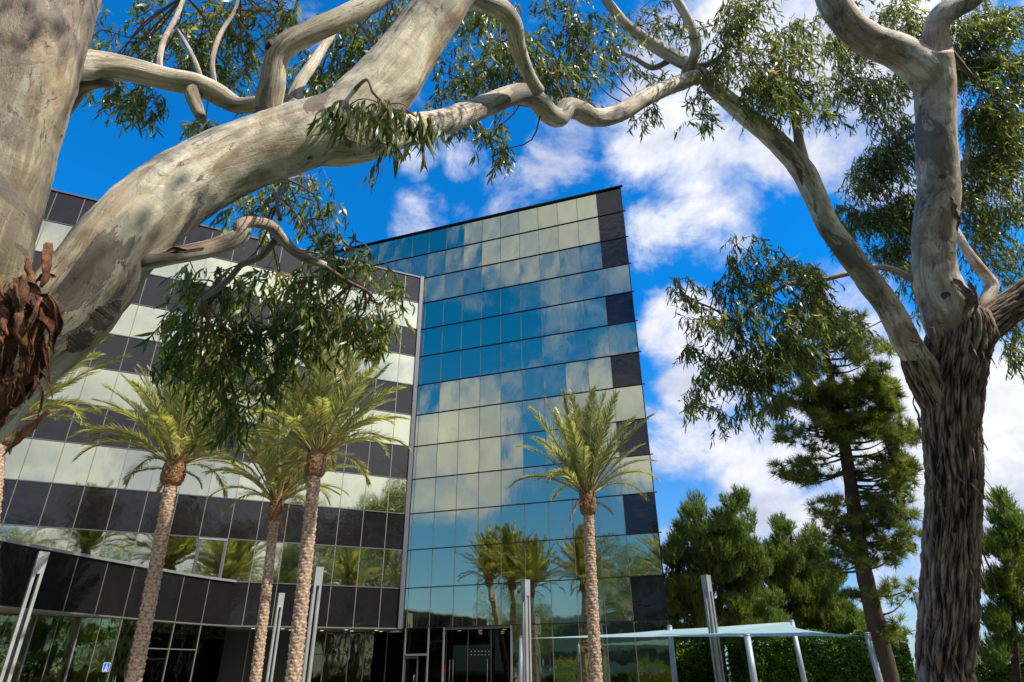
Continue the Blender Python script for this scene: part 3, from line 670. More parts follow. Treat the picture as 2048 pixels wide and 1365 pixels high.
# ------------------------------------------------------------------ date palms
def frond_mesh(th0, kap, L, seed):
    r_ = random.Random(seed); n = 26; th = th0; P = [np.zeros(3)]; ds = L / n; T = []
    for i in range(n):
        u = i / n; th = th0 + kap * u ** 1.7; d_ = np.array([math.sin(th), r_.gauss(0, .012), math.cos(th)]); d_ /= np.linalg.norm(d_); T.append(d_); P.append(P[-1] + d_ * ds)
    P = np.array(P); T.append(T[-1]); mb = MB()
    rr = [.034 * (1 - .85 * (i / n)) + .003 for i in range(n + 1)]
    add_tube(mb, P, rr, 5, None, True, 1)
    nl = 78; Y = np.array([0, 1.0, 0])
    for k in range(nl):
        u = .16 + .83 * (k / (nl - 1)); x = u * n; i = min(int(x), n - 1); f = x - i; p = P[i] * (1 - f) + P[i + 1] * f; t_ = T[i]
        nrm = np.cross(Y, t_) * -1; nrm = np.cross(t_, Y)
        if nrm[2] < 0 and th0 < 1.2: nrm = -nrm
        nrm = np.array([-t_[2], 0, t_[0]])   # upper side of the stalk
        e = min(1, (u - .10) / .22) * (1 if u < .6 else 1 - .62 * ((u - .6) / .4) ** 1.4)
        for sgn in (-1, 1):
            if r_.random() < .04: continue
            ll = .50 * e * r_.uniform(.85, 1.1) * L / 3.0; a = R(50 - 24 * u + r_.gauss(0, 4)); b = R(22 + r_.choice((-1, 1)) * 12 + r_.gauss(0, 5))
            dr = t_ * math.cos(a) + (Y * sgn * math.cos(b) + nrm * math.sin(b)) * math.sin(a)
            wv = np.cross(dr, nrm); wv /= np.linalg.norm(wv) + 1e-9; wv = wv * .8 + nrm * .35 * sgn
            w_ = .021; dro = np.array([0, 0, -1.0]) * ll * .10
            q1 = p + dr * ll * .5 + dro * .25; q2 = p + dr * ll + dro
            mb.add([p - wv * w_ * .6, p + wv * w_ * .6, q1 + wv * w_, q1 - wv * w_, q2], [[0, 1, 2, 3], [3, 2, 4]], mi=0)
    return mb.mesh('frond')
FV = []
for (th0, kap, L) in [(3, .06, 3.9), (8, .12, 4.0), (14, .2, 4.0), (20, .28, 3.9), (26, .38, 3.8), (33, .5, 3.7), (40, .8, 3.5), (48, 1.1, 3.3), (56, 1.4, 3.1), (64, 1.7, 2.9)]:
    FV.append(frond_mesh(R(th0), kap, L, len(FV) + 11))
for me in FV: me.materials.append(M_palm); me.materials.append(M_petiole)
DEADF = frond_mesh(R(100), .95, 2.3, 77); DEADF.materials.append(simple('dried palm leaf', (.30, .20, .10), .8, var=.3)); DEADF.materials.append(M_petiole)
def trunk_mesh(H, r0, r1, lean):
    ns, nv = 60, int(H / .02); V = []; UV = []; AT = []
    NC = 5.0; RH = .19
    for i in range(nv + 1):
        z = H * i / nv; rb_ = r0 + (r1 - r0) * (z / H) ** .8 + .10 * math.exp(-z * 2.2)
        for j in range(ns + 1):
            th = 2 * math.pi * (j % ns) / ns
            wob = .25 * noise.noise(Vector((math.cos(th) * 2, math.sin(th) * 2, z * 2.5)))
            v = z / RH + wob; u = th / (2 * math.pi) * NC
            row = math.floor(v); uu = (u + .5 * (row % 2)) % 1.0; fv = v - row
            # scar: lens shaped boss with sharp upper lip
            lens = max(0, 1 - abs(uu - .5) * 1.75); 
            h = lens ** .55 * (fv ** .7) * (1 - max(0, fv - .82) / .18 * .95)
            uu2 = (uu + .5) % 1.0; lens2 = max(0, 1 - abs(uu2 - .5) * 1.75); fv2 = (fv + .5) % 1.0
            h = max(h, .75 * lens2 ** .55 * (fv2 ** .7) * (1 - max(0, fv2 - .82) / .18 * .95))
            r_ = rb_ * (0.78 + .42 * h + .07 * noise.noise(Vector((math.cos(th) * 6, math.sin(th) * 6, z * 9))))
            V.append((r_ * math.cos(th) + lean[0] * (z / H) ** 1.5, r_ * math.sin(th) + lean[1] * (z / H) ** 1.5, z)); UV.append((j / ns, z)); AT.append(h)
    F = np.array([[i * (ns + 1) + j, i * (ns + 1) + j + 1, (i + 1) * (ns + 1) + j + 1, (i + 1) * (ns + 1) + j] for i in range(nv) for j in range(ns)])
    return npmesh('trunk', V, F, True, UV, None, AT)
def palm(base, H, r, label, seed, nf=46, lean=(0, 0), boot=1.25, stalks=4, spin=0.0, fs=1.0, vm=.99, pw=1.2):
    r_ = random.Random(seed); o = thing('date_palm', label, 'palm tree', (base[0], base[1], 0), 0, 'date palms before the office building')
    link('trunk', trunk_mesh(H - .75, r * 1.08, r, lean), M_ptrunk, o)
    # boots: swelling of cut leaf bases below the crown
    mb = MB(); top = np.array([lean[0], lean[1], H])
    prof = [(H - .85, r * .95), (H - .72, r * boot * 1.2), (H - .45, r * boot * 1.3), (H - .15, r * boot * 1.2), (H + .1, r * 1.0), (H + .3, r * .45)]
    Pz = [np.array([lean[0], lean[1], z]) for z, _ in prof]; Ps = spline([[*p, q[1]] for p, q in zip(Pz, prof)], .03)
    add_tube(mb, Ps[:, :3], Ps[:, 3], 48, lambda p, th, L, rr: 1 + .10 * noise.noise(Vector(p * 14)) + .12 * (((th / (2 * math.pi) * 11 + math.floor(L * 9) * .5) % 1.0) - .5) * ((L * 9) % 1.0))
    for k in range(60):
        a = r_.uniform(0, 6.28); z = H - r_.uniform(.0, .72); rr = r * boot * 1.0; c0 = np.array([lean[0] + rr * math.cos(a), lean[1] + rr * math.sin(a), z]); d_ = np.array([math.cos(a) * .35, math.sin(a) * .35, 1.0]) * r_.uniform(.08, .24)
        sd = np.array([-math.sin(a), math.cos(a), 0]) * r_.uniform(.02, .055)
        mb.add([c0 - sd, c0 + sd, c0 + d_ + sd * .6, c0 + d_ - sd * .6, c0 - sd + d_ * .1 - np.array([math.cos(a), math.sin(a), 0]) * .05], [[0, 1, 2, 3], [0, 3, 4]])
    link('leaf_bases', mb.mesh('leaf_bases', False), M_boot, o)
    for k in range(nf):
        f = (k + .5) / nf; vi = min(len(FV) - 1, int((f ** pw) * len(FV) * vm)); az = k * 2.39996 + r_.uniform(-.25, .25) + spin
        fr = bpy.data.objects.new('frond', FV[vi]); COL.objects.link(fr); fr.parent = o
        fr.location = (lean[0] + .10 * math.cos(az) * (1 + f), lean[1] + .10 * math.sin(az) * (1 + f), H + .12 - .25 * f)
        s_ = fs * r_.uniform(.85, 1.08); fr.rotation_euler = (r_.gauss(0, .08), r_.gauss(0, .06), az); fr.scale = (s_, s_, s_)
    for k in range(3):
        fr = bpy.data.objects.new('dead_frond', DEADF); COL.objects.link(fr); fr.parent = o; az = r_.uniform(0, 6.28); fr.location = (lean[0], lean[1], H - .3); fr.rotation_euler = (r_.gauss(0, .15), r_.gauss(0, .1), az); s_ = r_.uniform(.5, .8) * fs; fr.scale = (s_, s_, s_)
    for k in range(stalks):
        az = r_.uniform(0, 6.28) if k else -2.0 - math.atan2(base[0], base[1]) * 0; mb = MB(); e = R(r_.uniform(8, 24)); d_ = np.array([math.sin(e) * math.cos(az), math.sin(e) * math.sin(az), math.cos(e)]); b0 = top + d_ * .1; L = r_.uniform(.8, 1.15)
        add_tube(mb, [b0, b0 + d_ * L * .4, b0 + d_ * L], [.022, .028, .016], 6)
        for q in range(26):
            dd = d_ + np.array([r_.gauss(0, .4), r_.gauss(0, .4), r_.gauss(-.05, .3)]); p0 = b0 + d_ * L * r_.uniform(.8, 1); add_tube(mb, [p0, p0 + dd * .16, p0 + dd * .28 - Z3 * .05], [.006, .005, .004], 3, None, False)
        link('flower_stalk', mb.mesh('flower_stalk'), M_spathe, o)
    return o
def palm_at(px, py, y, bpx, label, r, seed, **kw):
    """trunk top seen at (px,py), standing y metres ahead; foot follows the lean seen in the photo"""
    v = ray(px, py); q = E0 + v * (y / v[1]); b = ray(*bpx); f = E0 + b * (q[1] / b[1])
    k = (q[2]) / max(.5, q[2] - f[2]); lx = (q[0] - f[0]) * k
    return palm((q[0] - lx, q[1]), q[2] + .05, r, label, seed, lean=(lx, 0), **kw)
palm_at(352, 925, 21, (270, 1340), 'tall date palm, leftmost of the three in front of the striped wing', .205, 1, nf=68, stalks=5, fs=1.02, boot=1.35)
palm_at(555, 998, 22.5, (512, 1340), 'shortest date palm, between the two taller ones before the striped wing', .16, 2, nf=58, stalks=4, fs=.87, boot=1.15, spin=1.1)
palm_at(635, 905, 19, (587, 1340), 'date palm with orange flower stalk, right one of the three before the striped wing', .185, 3, nf=70, stalks=5, fs=.97, spin=2.3)
palm_at(1174, 985, 22, (1192, 1340), 'lone date palm standing in front of the mirrored tower', .178, 4, nf=42, stalks=3, fs=.86, vm=.93, pw=1.3)
palm_at(14, 842, 18.6, (-75, 1340), 'date palm half hidden behind the leaning gum trunk at the left edge', .18, 5, nf=50, stalks=2)

# agave tip by the leftmost palm's foot
ag = grd(243, 1352, 1.15); aq = thing('agave', 'blue green agave with upright spiky leaves beside the leftmost palm foot', 'plant', (ag[0] * .995, ag[1], 0)); mb = MB()
v = ray(241, 1352); q = E0 + v * (16.5 / v[1]); aq.location = (q[0], q[1], 0)
for k in range(26):
    a = k * 2.4; e = R(8 + 55 * (k / 26)); L = q[2] * (1.0 if k < 6 else random.uniform(.7, .95)); d_ = np.array([math.sin(e) * math.cos(a), math.sin(e) * math.sin(a), math.cos(e)]); sd = np.array([-math.sin(a), math.cos(a), 0])
    c0 = d_ * .05; mb.add([c0 - sd * .05, c0 + sd * .05, c0 + d_ * L * .45 + sd * .075, c0 + d_ * L * .45 - sd * .075, c0 + d_ * L, c0 + d_ * L * .45 - np.array([math.cos(a), math.sin(a), 0]) * -.04], [[0, 1, 2, 5], [0, 5, 3], [3, 5, 4], [5, 2, 4]])
link('leaves', mb.mesh('leaves'), M_agave, aq)

# ------------------------------------------------------------------ leaf clouds
def leaves_np(C, Dr, Ln, Wd, bend, rs):
    """curved lance leaves: C (n,3) base, Dr unit direction, Ln length, Wd width. 4 stations -> 3 quads"""
    n = len(C); up = rs.normal(size=(n, 3)); Sd = np.cross(Dr, up); Sd /= np.linalg.norm(Sd, axis=1)[:, None]; Nr = np.cross(Sd, Dr)
    V = []; ts = [0.0, .28, .62, 1.0]; ws = [.12, .5, .42, .04]
    for t_, w_ in zip(ts, ws):
        ctr = C + Dr * (Ln * t_)[:, None] + Sd * (Ln * bend * t_ * t_)[:, None] + Nr * (Ln * .10 * math.sin(t_ * 3))[:, None]
        V.append(ctr - Sd * (Wd * w_)[:, None]); V.append(ctr + Sd * (Wd * w_)[:, None])
    V = np.stack(V, 1).reshape(-1, 3); b = (np.arange(n) * 8)[:, None]
    F = np.concatenate([b + np.array([[0, 1, 3, 2]]), b + np.array([[2, 3, 5, 4]]), b + np.array([[4, 5, 7, 6]])], 0)
    return V, F
def gum_foliage(parent, blobs, seed, branches, leafL=.115, dens=1.0, tw=True, split=5, world=(), droop=.75, slim=1.0):
    """blobs: (px,py,rx,ry,depth,weight). Sprays of drooping twigs, each twig with alternate sickle leaves"""
    rs = np.random.default_rng(seed); C, Dr, Ln, Wd, Bd = [], [], [], [], []; twig = MB()
    nodes = np.vstack([b[:, :3] for b in branches]); 
    work = []
    for (px, py, rx, ry, dp, wt) in blobs:
        cb = W(px, py, dp)
        if tw and split > 1:
            jn = nodes[np.argmin(np.linalg.norm(nodes - cb, axis=1))]; Pn = spline([[*jn, 0], [*((jn + cb) / 2 + rs.normal(size=3) * .08), 0], [*cb, 0]], .08)[:, :3]; add_tube(twig, Pn, np.linspace(.009, .004, len(Pn)), 5, None, False)
        for q in range(split):
            a = rs.uniform(0, 6.283); e = rs.uniform(.1, 1.15) if split > 1 else 0; z_ = (.58 if split > 1 else 1) * rs.uniform(.75, 1.25)
            wq = wt * (1.7 if dp > 9 else 1)
            work.append((W(px + rx * e * math.cos(a), py + ry * e * math.sin(a), dp * (1 + rs.uniform(-.04, .04))), rx * z_ * dp / F_PX, ry * z_ * dp / F_PX, wq, cb))
    work += list(world)
    for (c, sx, sz, wt, cb) in work:
        sy = (sx + sz) * .5
        L = leafL * rs.uniform(.9, 1.1); nt = max(3, int(wt * dens * sx * sz * 3.1416 / (L * L * .23) * .9))
        # bearing twig from the nearest limb
        jn = cb if split > 1 and cb is not None else nodes[np.argmin(np.linalg.norm(nodes - c, axis=1))]; mid = (jn + c) / 2 + Z3 * .12 * np.linalg.norm(c - jn) + rs.normal(size=3) * .06
        if tw and cb is not None:
            Pn = spline([[*jn, 0], [*mid, 0], [*c, 0]], .08)[:, :3]; add_tube(twig, Pn, np.linspace(.005, .0025, len(Pn)), 4, None, False)
        for k in range(nt):
            u = rs.normal(size=3); u /= np.linalg.norm(u); rr = rs.uniform(.0, 1.25) ** .6
            st = c + cx * u[0] * sx * rr + AF * u[1] * sy * rr + Z3 * (u[2] * sz * rr + .10 * sz)
            d0 = np.array([u[0] * .6, u[1] * .6, 0]) + rs.normal(size=3) * .3; d0[2] = -.75; d0 /= np.linalg.norm(d0); tl = rs.uniform(.18, .38) * min(1.4, (sz + .12) / .35); nl = int(rs.integers(6, 14))
            pts = []
            for i in range(nl):
                f = i / nl; p = st + d0 * tl * f + np.array([0, 0, -.10 * tl * f * f]) * 3; pts.append(p)
                d_ = rs.normal(size=3) * .42 * (.75 / droop) + d0 * .35 + np.array([0, 0, -droop]); d_ /= np.linalg.norm(d_); C.append(p); Dr.append(d_)
                l_ = L * rs.uniform(.65, 1.25); Ln.append(l_); Wd.append(l_ * slim * rs.uniform(.15, .21)); Bd.append(rs.normal() * .22)
            if tw and k % 2 == 0:
                add_tube(twig, np.array([pts[0], pts[len(pts) // 2], pts[-1]]), [.0028, .002, .0012], 3, None, False)
                if k % 6 == 0:
                    ml = (c + pts[0]) / 2 + rs.normal(size=3) * .03; add_tube(twig, np.array([c, ml, pts[0]]), [.005, .004, .003], 3, None, False)
    V, F = leaves_np(np.array(C), np.array(Dr), np.array(Ln), np.array(Wd), np.array(Bd), rs)
    link('foliage', npmesh('foliage', V, F), M_euc, parent, True)
    if tw: link('twigs', twig.mesh('twigs'), M_twig, parent, True)
    return len(C)
def crown_blobs(seed, c, rad, n):
    """the upper crown of a gum, out of view, added for dappled shade and reflections"""
    r_ = np.random.default_rng(seed); out = []
    while len(out) < n:
        u = r_.normal(size=3); u /= np.linalg.norm(u); p = np.array(c) + u * r_.uniform(.3, 1) ** .5 * np.array(rad); v = p - E0; y = np.dot(v, AF); s_ = r_.uniform(.3, .5)
        if y > .3:
            ix, iy = 1024 + F_PX * np.dot(v, cx) / y, 682 - F_PX * np.dot(v, cu) / y; m_ = s_ * 1.5 / y * F_PX + 60
            if -m_ < ix < 2048 + m_ and -m_ < iy: continue
        if p[2] < 4: continue
        out.append((p, s_, s_ * .8, .35, None))
    return out
def limb(parent, pts, name='limb', mt=None, ns=24, amp=.05, step=.05, extra=None):
    """pts: (px,py,depth,width_px); radius follows from depth"""
    P = [[*W(x, y, d_), w_ * d_ / F_PX / 2] for (x, y, d_, w_) in pts]
    if extra: P = extra + P
    S = spline(P, step); f1 = random.uniform(0, 50)
    def dsp(p, th, L, r_): return 1 + amp * noise.noise(Vector(p * 3.0) + Vector((f1, 0, 0))) + amp * .6 * noise.noise(Vector(p * 9.0)) + amp * .25 * noise.noise(Vector(p * 28.0))
    mb = MB(); add_tube(mb, S[:, :3], np.maximum(S[:, 3], .003), ns, dsp); link(name, mb.mesh(name, True), mt, parent, True)
    return S

# ---- left gum
LT0 = np.array([-3.05, 2.25, 0]); gumL = thing('gum_tree', 'huge pale gum leaning in from the left edge, thick limb arching across', 'tree', tuple(LT0))
BL = []
BL.append(limb(gumL, [(-250, 955, 2.95, 280), (-112, 826, 2.95, 225), (8, 720, 2.98, 192), (138, 617, 3.08, 168), (236, 492, 3.2, 156), (304, 423, 3.35, 149), (369, 375, 3.5, 144), (452, 328, 3.65, 139), (540, 294, 3.8, 136), (610, 271, 3.9, 132), (675, 252, 4.0, 132), (725, 218, 4.1, 136), (768, 172, 4.2, 128), (806, 120, 4.3, 116), (845, 60, 4.4, 106), (890, 0, 4.5, 98), (960, -120, 4.8, 92), (1010, -280, 5.2, 84), (1060, -480, 5.8, 62), (1080, -720, 6.6, 36), (1090, -1000, 7.5, 10)], 'limb', M_eucL, 64, .05, .025, extra=[[LT0[0] - .05, LT0[1], -.1, .52], [LT0[0], LT0[1] + .02, .6, .42]]))
BL.append(limb(gumL, [(-255, 930, 2.95, 280), (-165, 720, 2.85, 255), (-92, 520, 2.8, 245), (-60, 400, 2.85, 240), (-16, 230, 2.95, 240), (28, 60, 3.1, 246), (60, -60, 3.3, 246), (110, -260, 3.6, 235), (160, -560, 4.2, 185), (220, -1000, 5.2, 110), (260, -1500, 6.5, 24)], 'trunk', M_eucT, 64, .05, .03))
LD = 4.3
BL.append(limb(gumL, [(70, 135, 3.6, 76), (130, 128, 3.8, 68), (180, 130, 3.95, 58), (250, 137, 4.05, 47), (330, 157, 4.15, 44), (400, 172, 4.2, 44), (440, 192, 4.2, 42), (478, 212, 4.15, 32), (520, 206, 4.1, 28), (565, 205, 4.05, 32), (600, 225, 3.98, 40)], 'limb', M_eucL, 32, .08))
BL.append(limb(gumL, [(398, 175, 4.2, 32), (386, 190, 4.15, 32), (392, 212, 4.12, 28), (402, 236, 4.1, 22)], 'limb', M_eucL, 20, .1, .03))
BL.append(limb(gumL, [(225, 168, 4.0, 18), (190, 166, 4.0, 26), (160, 175, 4.0, 34), (142, 200, 4.0, 32), (122, 232, 4.0, 26)], 'limb', M_eucL, 20, .1, .03))
BL.append(limb(gumL, [(545, 245, 3.85, 44), (536, 212, 3.85, 50), (545, 170, 3.85, 50), (551, 125, 3.85, 47), (570, 93, 3.85, 44), (620, 66, 3.9, 43), (685, 36, 4.0, 42), (765, -10, 4.2, 38), (850, -90, 4.5, 30), (950, -220, 5.0, 20), (1040, -330, 5.5, 6)], 'limb', M_eucL, 32, .08))
BL.append(limb(gumL, [(556, 100, 3.85, 30), (545, 95, 3.82, 26), (533, 88, 3.8, 24)], 'limb', M_peel, 14, .2, .02))
BL.append(limb(gumL, [(585, 225, 4.1, 34), (588, 195, 4.2, 28), (600, 165, 4.3, 24), (625, 128, 4.5, 21), (650, 90, 4.7, 18), (675, 55, 4.9, 15), (720, 20, 5.1, 13), (770, -30, 5.3, 11)], 'limb', M_eucL, 18, .08))
BL.append(limb(gumL, [(318, 150, 4.2, 14), (320, 110, 4.4, 12), (330, 75, 4.6, 11), (352, 35, 4.8, 9), (370, -10, 5.0, 8)], 'limb', M_eucR, 10, .1))
BL.append(limb(gumL, [(402, 160, 4.3, 13), (388, 120, 4.5, 11), (370, 85, 4.7, 9), (355, 60, 4.9, 6)], 'limb', M_eucR, 10, .1))
BL.append(limb(gumL, [(430, 178, 4.3, 11), (425, 120, 4.5, 10), (440, 70, 4.8, 9), (470, 20, 5.0, 7), (480, -20, 5.1, 6)], 'limb', M_eucR, 10, .1))
BL.append(limb(gumL, [(590, 285, 3.9, 90), (640, 282, 3.95, 100), (700, 282, 4.0, 92), (760, 274, 4.12, 74), (820, 260, 4.4, 60), (900, 240, 4.9, 50), (965, 214, 5.3, 45), (1030, 190, 5.6, 42), (1068, 196, 5.8, 42), (1095, 225, 6.0, 40), (1118, 236, 6.1, 38), (1135, 216, 6.2, 38), (1160, 222, 6.3, 38), (1190, 236, 6.5, 38), (1235, 228, 6.8, 36), (1290, 196, 7.1, 34), (1340, 174, 7.4, 31), (1392, 154, 7.75, 28)], 'limb', M_eucL, 36, .09, .035))
BL.append(limb(gumL, [(900, -40, 4.6, 60), (950, -8, 4.8, 48), (995, 14, 5.0, 42), (1026, 48, 5.1, 36), (1034, 90, 5.2, 33), (1046, 125, 5.3, 29), (1060, 155, 5.4, 26), (1078, 184, 5.5, 26)], 'limb', M_eucL, 24, .09))
BL.append(limb(gumL, [(270, 522, 3.15, 44), (310, 518, 3.2, 40), (350, 511, 3.25, 37), (400, 502, 3.35, 36), (450, 488, 3.45, 37), (482, 470, 3.5, 33), (480, 452, 3.5, 26), (502, 444, 3.6, 22), (540, 452, 3.75, 22), (562, 476, 3.85, 22), (588, 502, 4.0, 20), (620, 520, 4.2, 17), (650, 530, 4.3, 12)], 'limb', M_eucR, 26, .1, .03))
BL.append(limb(gumL, [(560, 470, 3.85, 16), (520, 515, 3.9, 13), (482, 530, 3.9, 12), (456, 562, 3.9, 11), (405, 600, 3.9, 9)], 'limb', M_eucR, 10, .12))
BL.append(limb(gumL, [(645, 530, 4.3, 10), (690, 560, 4.5, 8), (730, 580, 4.6, 6)], 'limb', M_twig, 8, .12))
BL.append(limb(gumL, [(560, 440, 4.2, 8), (555, 400, 4.6, 8), (575, 360, 5.0, 7)], 'limb', M_twig, 8, .12))
BL.append(limb(gumL, [(770, 165, 4.3, 9), (752, 100, 4.6, 8), (715, 40, 4.9, 7)], 'limb', M_twig, 8, .12))
BL.append(limb(gumL, [(700, 190, 4.0, 10), (732, 160, 3.7, 6), (745, 185, 3.45, 5), (760, 200, 3.4, 4)], 'limb', M_twig, 8, .12))
FL = [(205, 60, 40, 70, 6.0, .6), (215, 130, 40, 20, 6, .35), (235, 195, 70, 38, 6.0, .75), (290, 215, 30, 22, 6, .6), (215, 165, 50, 20, 6, .4), (330, 40, 60, 50, 6.0, .6), (395, 100, 60, 60, 5.8, .75), (300, 95, 35, 35, 6, .5),
      (450, 45, 70, 55, 6.0, .75), (485, 120, 45, 50, 6.0, .7), (440, 160, 45, 25, 6, .7), (590, 35, 60, 35, 6.2, .55), (640, 150, 45, 50, 6.2, .7), (700, 70, 55, 70, 6.4, .9), (690, 150, 50, 50, 6.4, .9), (760, 90, 40, 70, 6.4, .8), (650, 180, 35, 20, 6.2, .6), (520, 190, 22, 30, 5.5, .5), (410, 250, 25, 14, 4.9, .5), (600, 190, 25, 30, 5.6, .5),
      (560, 15, 30, 30, 5.0, .6), (800, 30, 50, 60, 6.6, .8), (480, 10, 60, 30, 6, .5),
      (620, 385, 45, 40, 5.6, .75), (565, 410, 60, 40, 5.6, .75), (645, 440, 38, 45, 5.6, .65), (500, 430, 50, 30, 5.4, .45), (600, 350, 50, 25, 5.6, .6),
      (380, 560, 30, 25, 4.6, .35), (430, 550, 35, 30, 4.6, .4), (560, 560, 90, 50, 4.7, .95), (690, 545, 80, 40, 5.0, .95), (735, 600, 50, 40, 5.0, .85), (760, 640, 30, 25, 5.0, .8), (470, 620, 80, 50, 4.7, 1.0), (375, 640, 35, 50, 4.6, .7), (400, 700, 55, 60, 4.7, 1.0), (600, 640, 80, 45, 4.8, 1.0), (490, 700, 80, 60, 4.8, 1.1), (475, 780, 55, 50, 4.7, .95), (470, 830, 35, 32, 4.7, .8), (690, 660, 55, 40, 5.0, .85), (600, 700, 50, 30, 4.9, .6), (550, 760, 30, 40, 4.8, .5), (345, 720, 22, 40, 4.6, .5), (640, 500, 60, 30, 4.9, .8), (740, 690, 40, 20, 5, .5),
      (930, 60, 60, 60, 6.6, .8), (950, 140, 55, 50, 6.6, .9), (1010, 90, 60, 60, 6.4, .9), (1000, 30, 60, 40, 5.6, .7), (1080, 90, 60, 60, 6.6, .85), (1090, 150, 50, 40, 6.6, .8), (900, 150, 30, 40, 6.4, .5), (930, 205, 45, 28, 6.2, .7), (990, 260, 22, 30, 6.0, .55), (1005, 300, 14, 24, 6.0, .5), (930, 248, 25, 12, 6.0, .5),
      (1150, 40, 60, 50, 7, .7), (1160, 110, 40, 50, 7, .6), (1120, 190, 35, 25, 6.6, .7), (1150, 180, 25, 20, 6.6, .5), (1210, 60, 45, 40, 7.4, .55), (1130, 20, 60, 30, 7, .6)]
gum_foliage(gumL, FL, 21, BL, .105, .50, world=crown_blobs(5, (1.5, 2.5, 9.0), (5.0, 4.5, 2.6), 14))  # world clumps: unseen crown foliage added overhead to shade the limbs
gum_foliage(gumL, [(700, 212, 36, 18, 3.35, .65), (745, 208, 40, 20, 3.3, .65), (795, 222, 36, 20, 3.3, .65), (840, 240, 22, 14, 3.3, .6), (665, 215, 18, 20, 3.3, .5), (775, 290, 10, 20, 3.3, .3)], 22, BL[:1], .128, 5.2, split=1, droop=1.5, slim=.8)
# peeling bark at the crotch
def peel(parent, pts, width, curl, mt, name='peeling_bark', seed=0, crump=.03):
    """ragged sheets of shed bark, edges rolled up"""
    r_ = random.Random(seed); P = np.array([W(*q) for q in pts]); S = spline(P, .012); n = len(S); T = np.gradient(S, axis=0); T /= np.linalg.norm(T, axis=1)[:, None]; V = []; na = 20
    sg_ = -1 if r_.random() < .65 else 1
    for i in range(n):
        vw = S[i] - E0; vw /= np.linalg.norm(vw); sd = np.cross(T[i], vw); sd /= np.linalg.norm(sd); f = i / (n - 1)
        tw_ = r_.uniform(-.02, .02) + .9 * math.sin(seed * 1.7 + f * 3.2); sd, vv = sd * math.cos(tw_) + vw * math.sin(tw_), vw * math.cos(tw_) - sd * math.sin(tw_)
        w_ = width * (.45 + .55 * math.sin(min(1, f * 3 + .15) * 1.57)) * (1 - .85 * max(0, f - .6) / .4)
        for j in range(na + 1):
            a = (j / na - .5) * curl; rad = w_ / curl; rag = 1 + .45 * noise.noise(Vector((f * 9, seed * 3.1, (j > na / 2) * 5))) + .15 * noise.noise(Vector((f * 40, seed, (j > na / 2) * 5)))
            p = S[i] + sd * rad * rag * math.sin(a) - vv * sg_ * rad * rag * (math.cos(a) - math.cos(curl / 2))
            nv_ = noise.noise_vector(Vector(p * 7) + Vector((seed, 0, 0))); nw = noise.noise_vector(Vector(p * 22)); nx = noise.noise_vector(Vector(p * 60))
            V.append(p + np.array(nv_) * crump + np.array(nw) * crump * .45 + np.array(nx) * crump * .14)
    F = [[i * (na + 1) + j, i * (na + 1) + j + 1, (i + 1) * (na + 1) + j + 1, (i + 1) * (na + 1) + j] for i in range(n - 1) for j in range(na)]
    me = npmesh(name, V, np.array(F), True); o = link(name, me, mt, parent, True); md = o.modifiers.new('thickness', 'SOLIDIFY'); md.thickness = .004
for i, (pts, w_, cu_) in enumerate([
        ([(98, 488, 2.84), (94, 520, 2.82), (90, 548, 2.80), (80, 575, 2.78)], .07, 1.3), ([(112, 552, 2.86), (85, 556, 2.80), (58, 572, 2.76)], .045, 2.2), ([(60, 520, 2.8), (64, 560, 2.76), (50, 590, 2.74)], .05, 2.4),
        ([(40, 560, 2.72), (70, 600, 2.66), (100, 650, 2.68), (110, 700, 2.72)], .13, 2.4), ([(95, 590, 2.68), (112, 620, 2.64), (118, 660, 2.66), (104, 705, 2.70)], .07, 3.0), ([(75, 590, 2.66), (98, 612, 2.62), (104, 640, 2.64)], .09, 2.8),
        ([(30, 570, 2.68), (38, 630, 2.60), (44, 690, 2.58), (48, 745, 2.60)], .09, 3.4), ([(8, 590, 2.68), (18, 650, 2.62), (12, 720, 2.60), (-6, 780, 2.62)], .15, 2.4), ([(-10, 560, 2.66), (-12, 640, 2.62), (-30, 720, 2.62)], .14, 2.6),
        ([(70, 660, 2.72), (64, 710, 2.70), (40, 760, 2.68), (8, 800, 2.68)], .16, 2.0), ([(98, 690, 2.76), (70, 740, 2.72), (36, 790, 2.70), (0, 830, 2.70)], .12, 2.3), ([(20, 720, 2.6), (26, 770, 2.58), (10, 820, 2.60)], .07, 3.2),
        ([(56, 770, 2.74), (24, 800, 2.70), (-14, 815, 2.68)], .10, 1.6), ([(30, 805, 2.72), (4, 840, 2.68), (-20, 880, 2.68)], .08, 2.4), ([(95, 822, 2.82), (66, 850, 2.78), (36, 880, 2.75), (6, 915, 2.72)], .055, 1.8), ([(60, 600, 2.7), (66, 640, 2.68), (70, 680, 2.68)], .16, 2.2),
        ([(375, 500, 3.12), (350, 496, 3.10), (328, 503, 3.10)], .035, 2.4), ([(405, 500, 3.24), (365, 503, 3.14), (335, 508, 3.12)], .045, 2.0)]):
    peel(gumL, pts, w_ * .72, cu_ * 1.15, M_peel, seed=i, crump=.016)
for i in range(22):
    x0_, y0_ = random.uniform(-5, 105), random.uniform(540, 800); x0_ = min(x0_, 108 - max(0, y0_ - 720) * .9); l_ = random.uniform(35, 95); a_ = random.uniform(1.2, 2.3); d_ = 2.56 + random.uniform(0, .08)
    peel(gumL, [(x0_, y0_, d_ + .06), (x0_ + l_ * .5 * math.cos(a_) + random.uniform(-12, 12), y0_ + l_ * .5, d_), (x0_ + l_ * math.cos(a_), y0_ + l_, d_ + random.uniform(-.02, .05))], random.uniform(.014, .04), random.uniform(1.5, 4.5), M_peel, seed=100 + i, crump=.010)


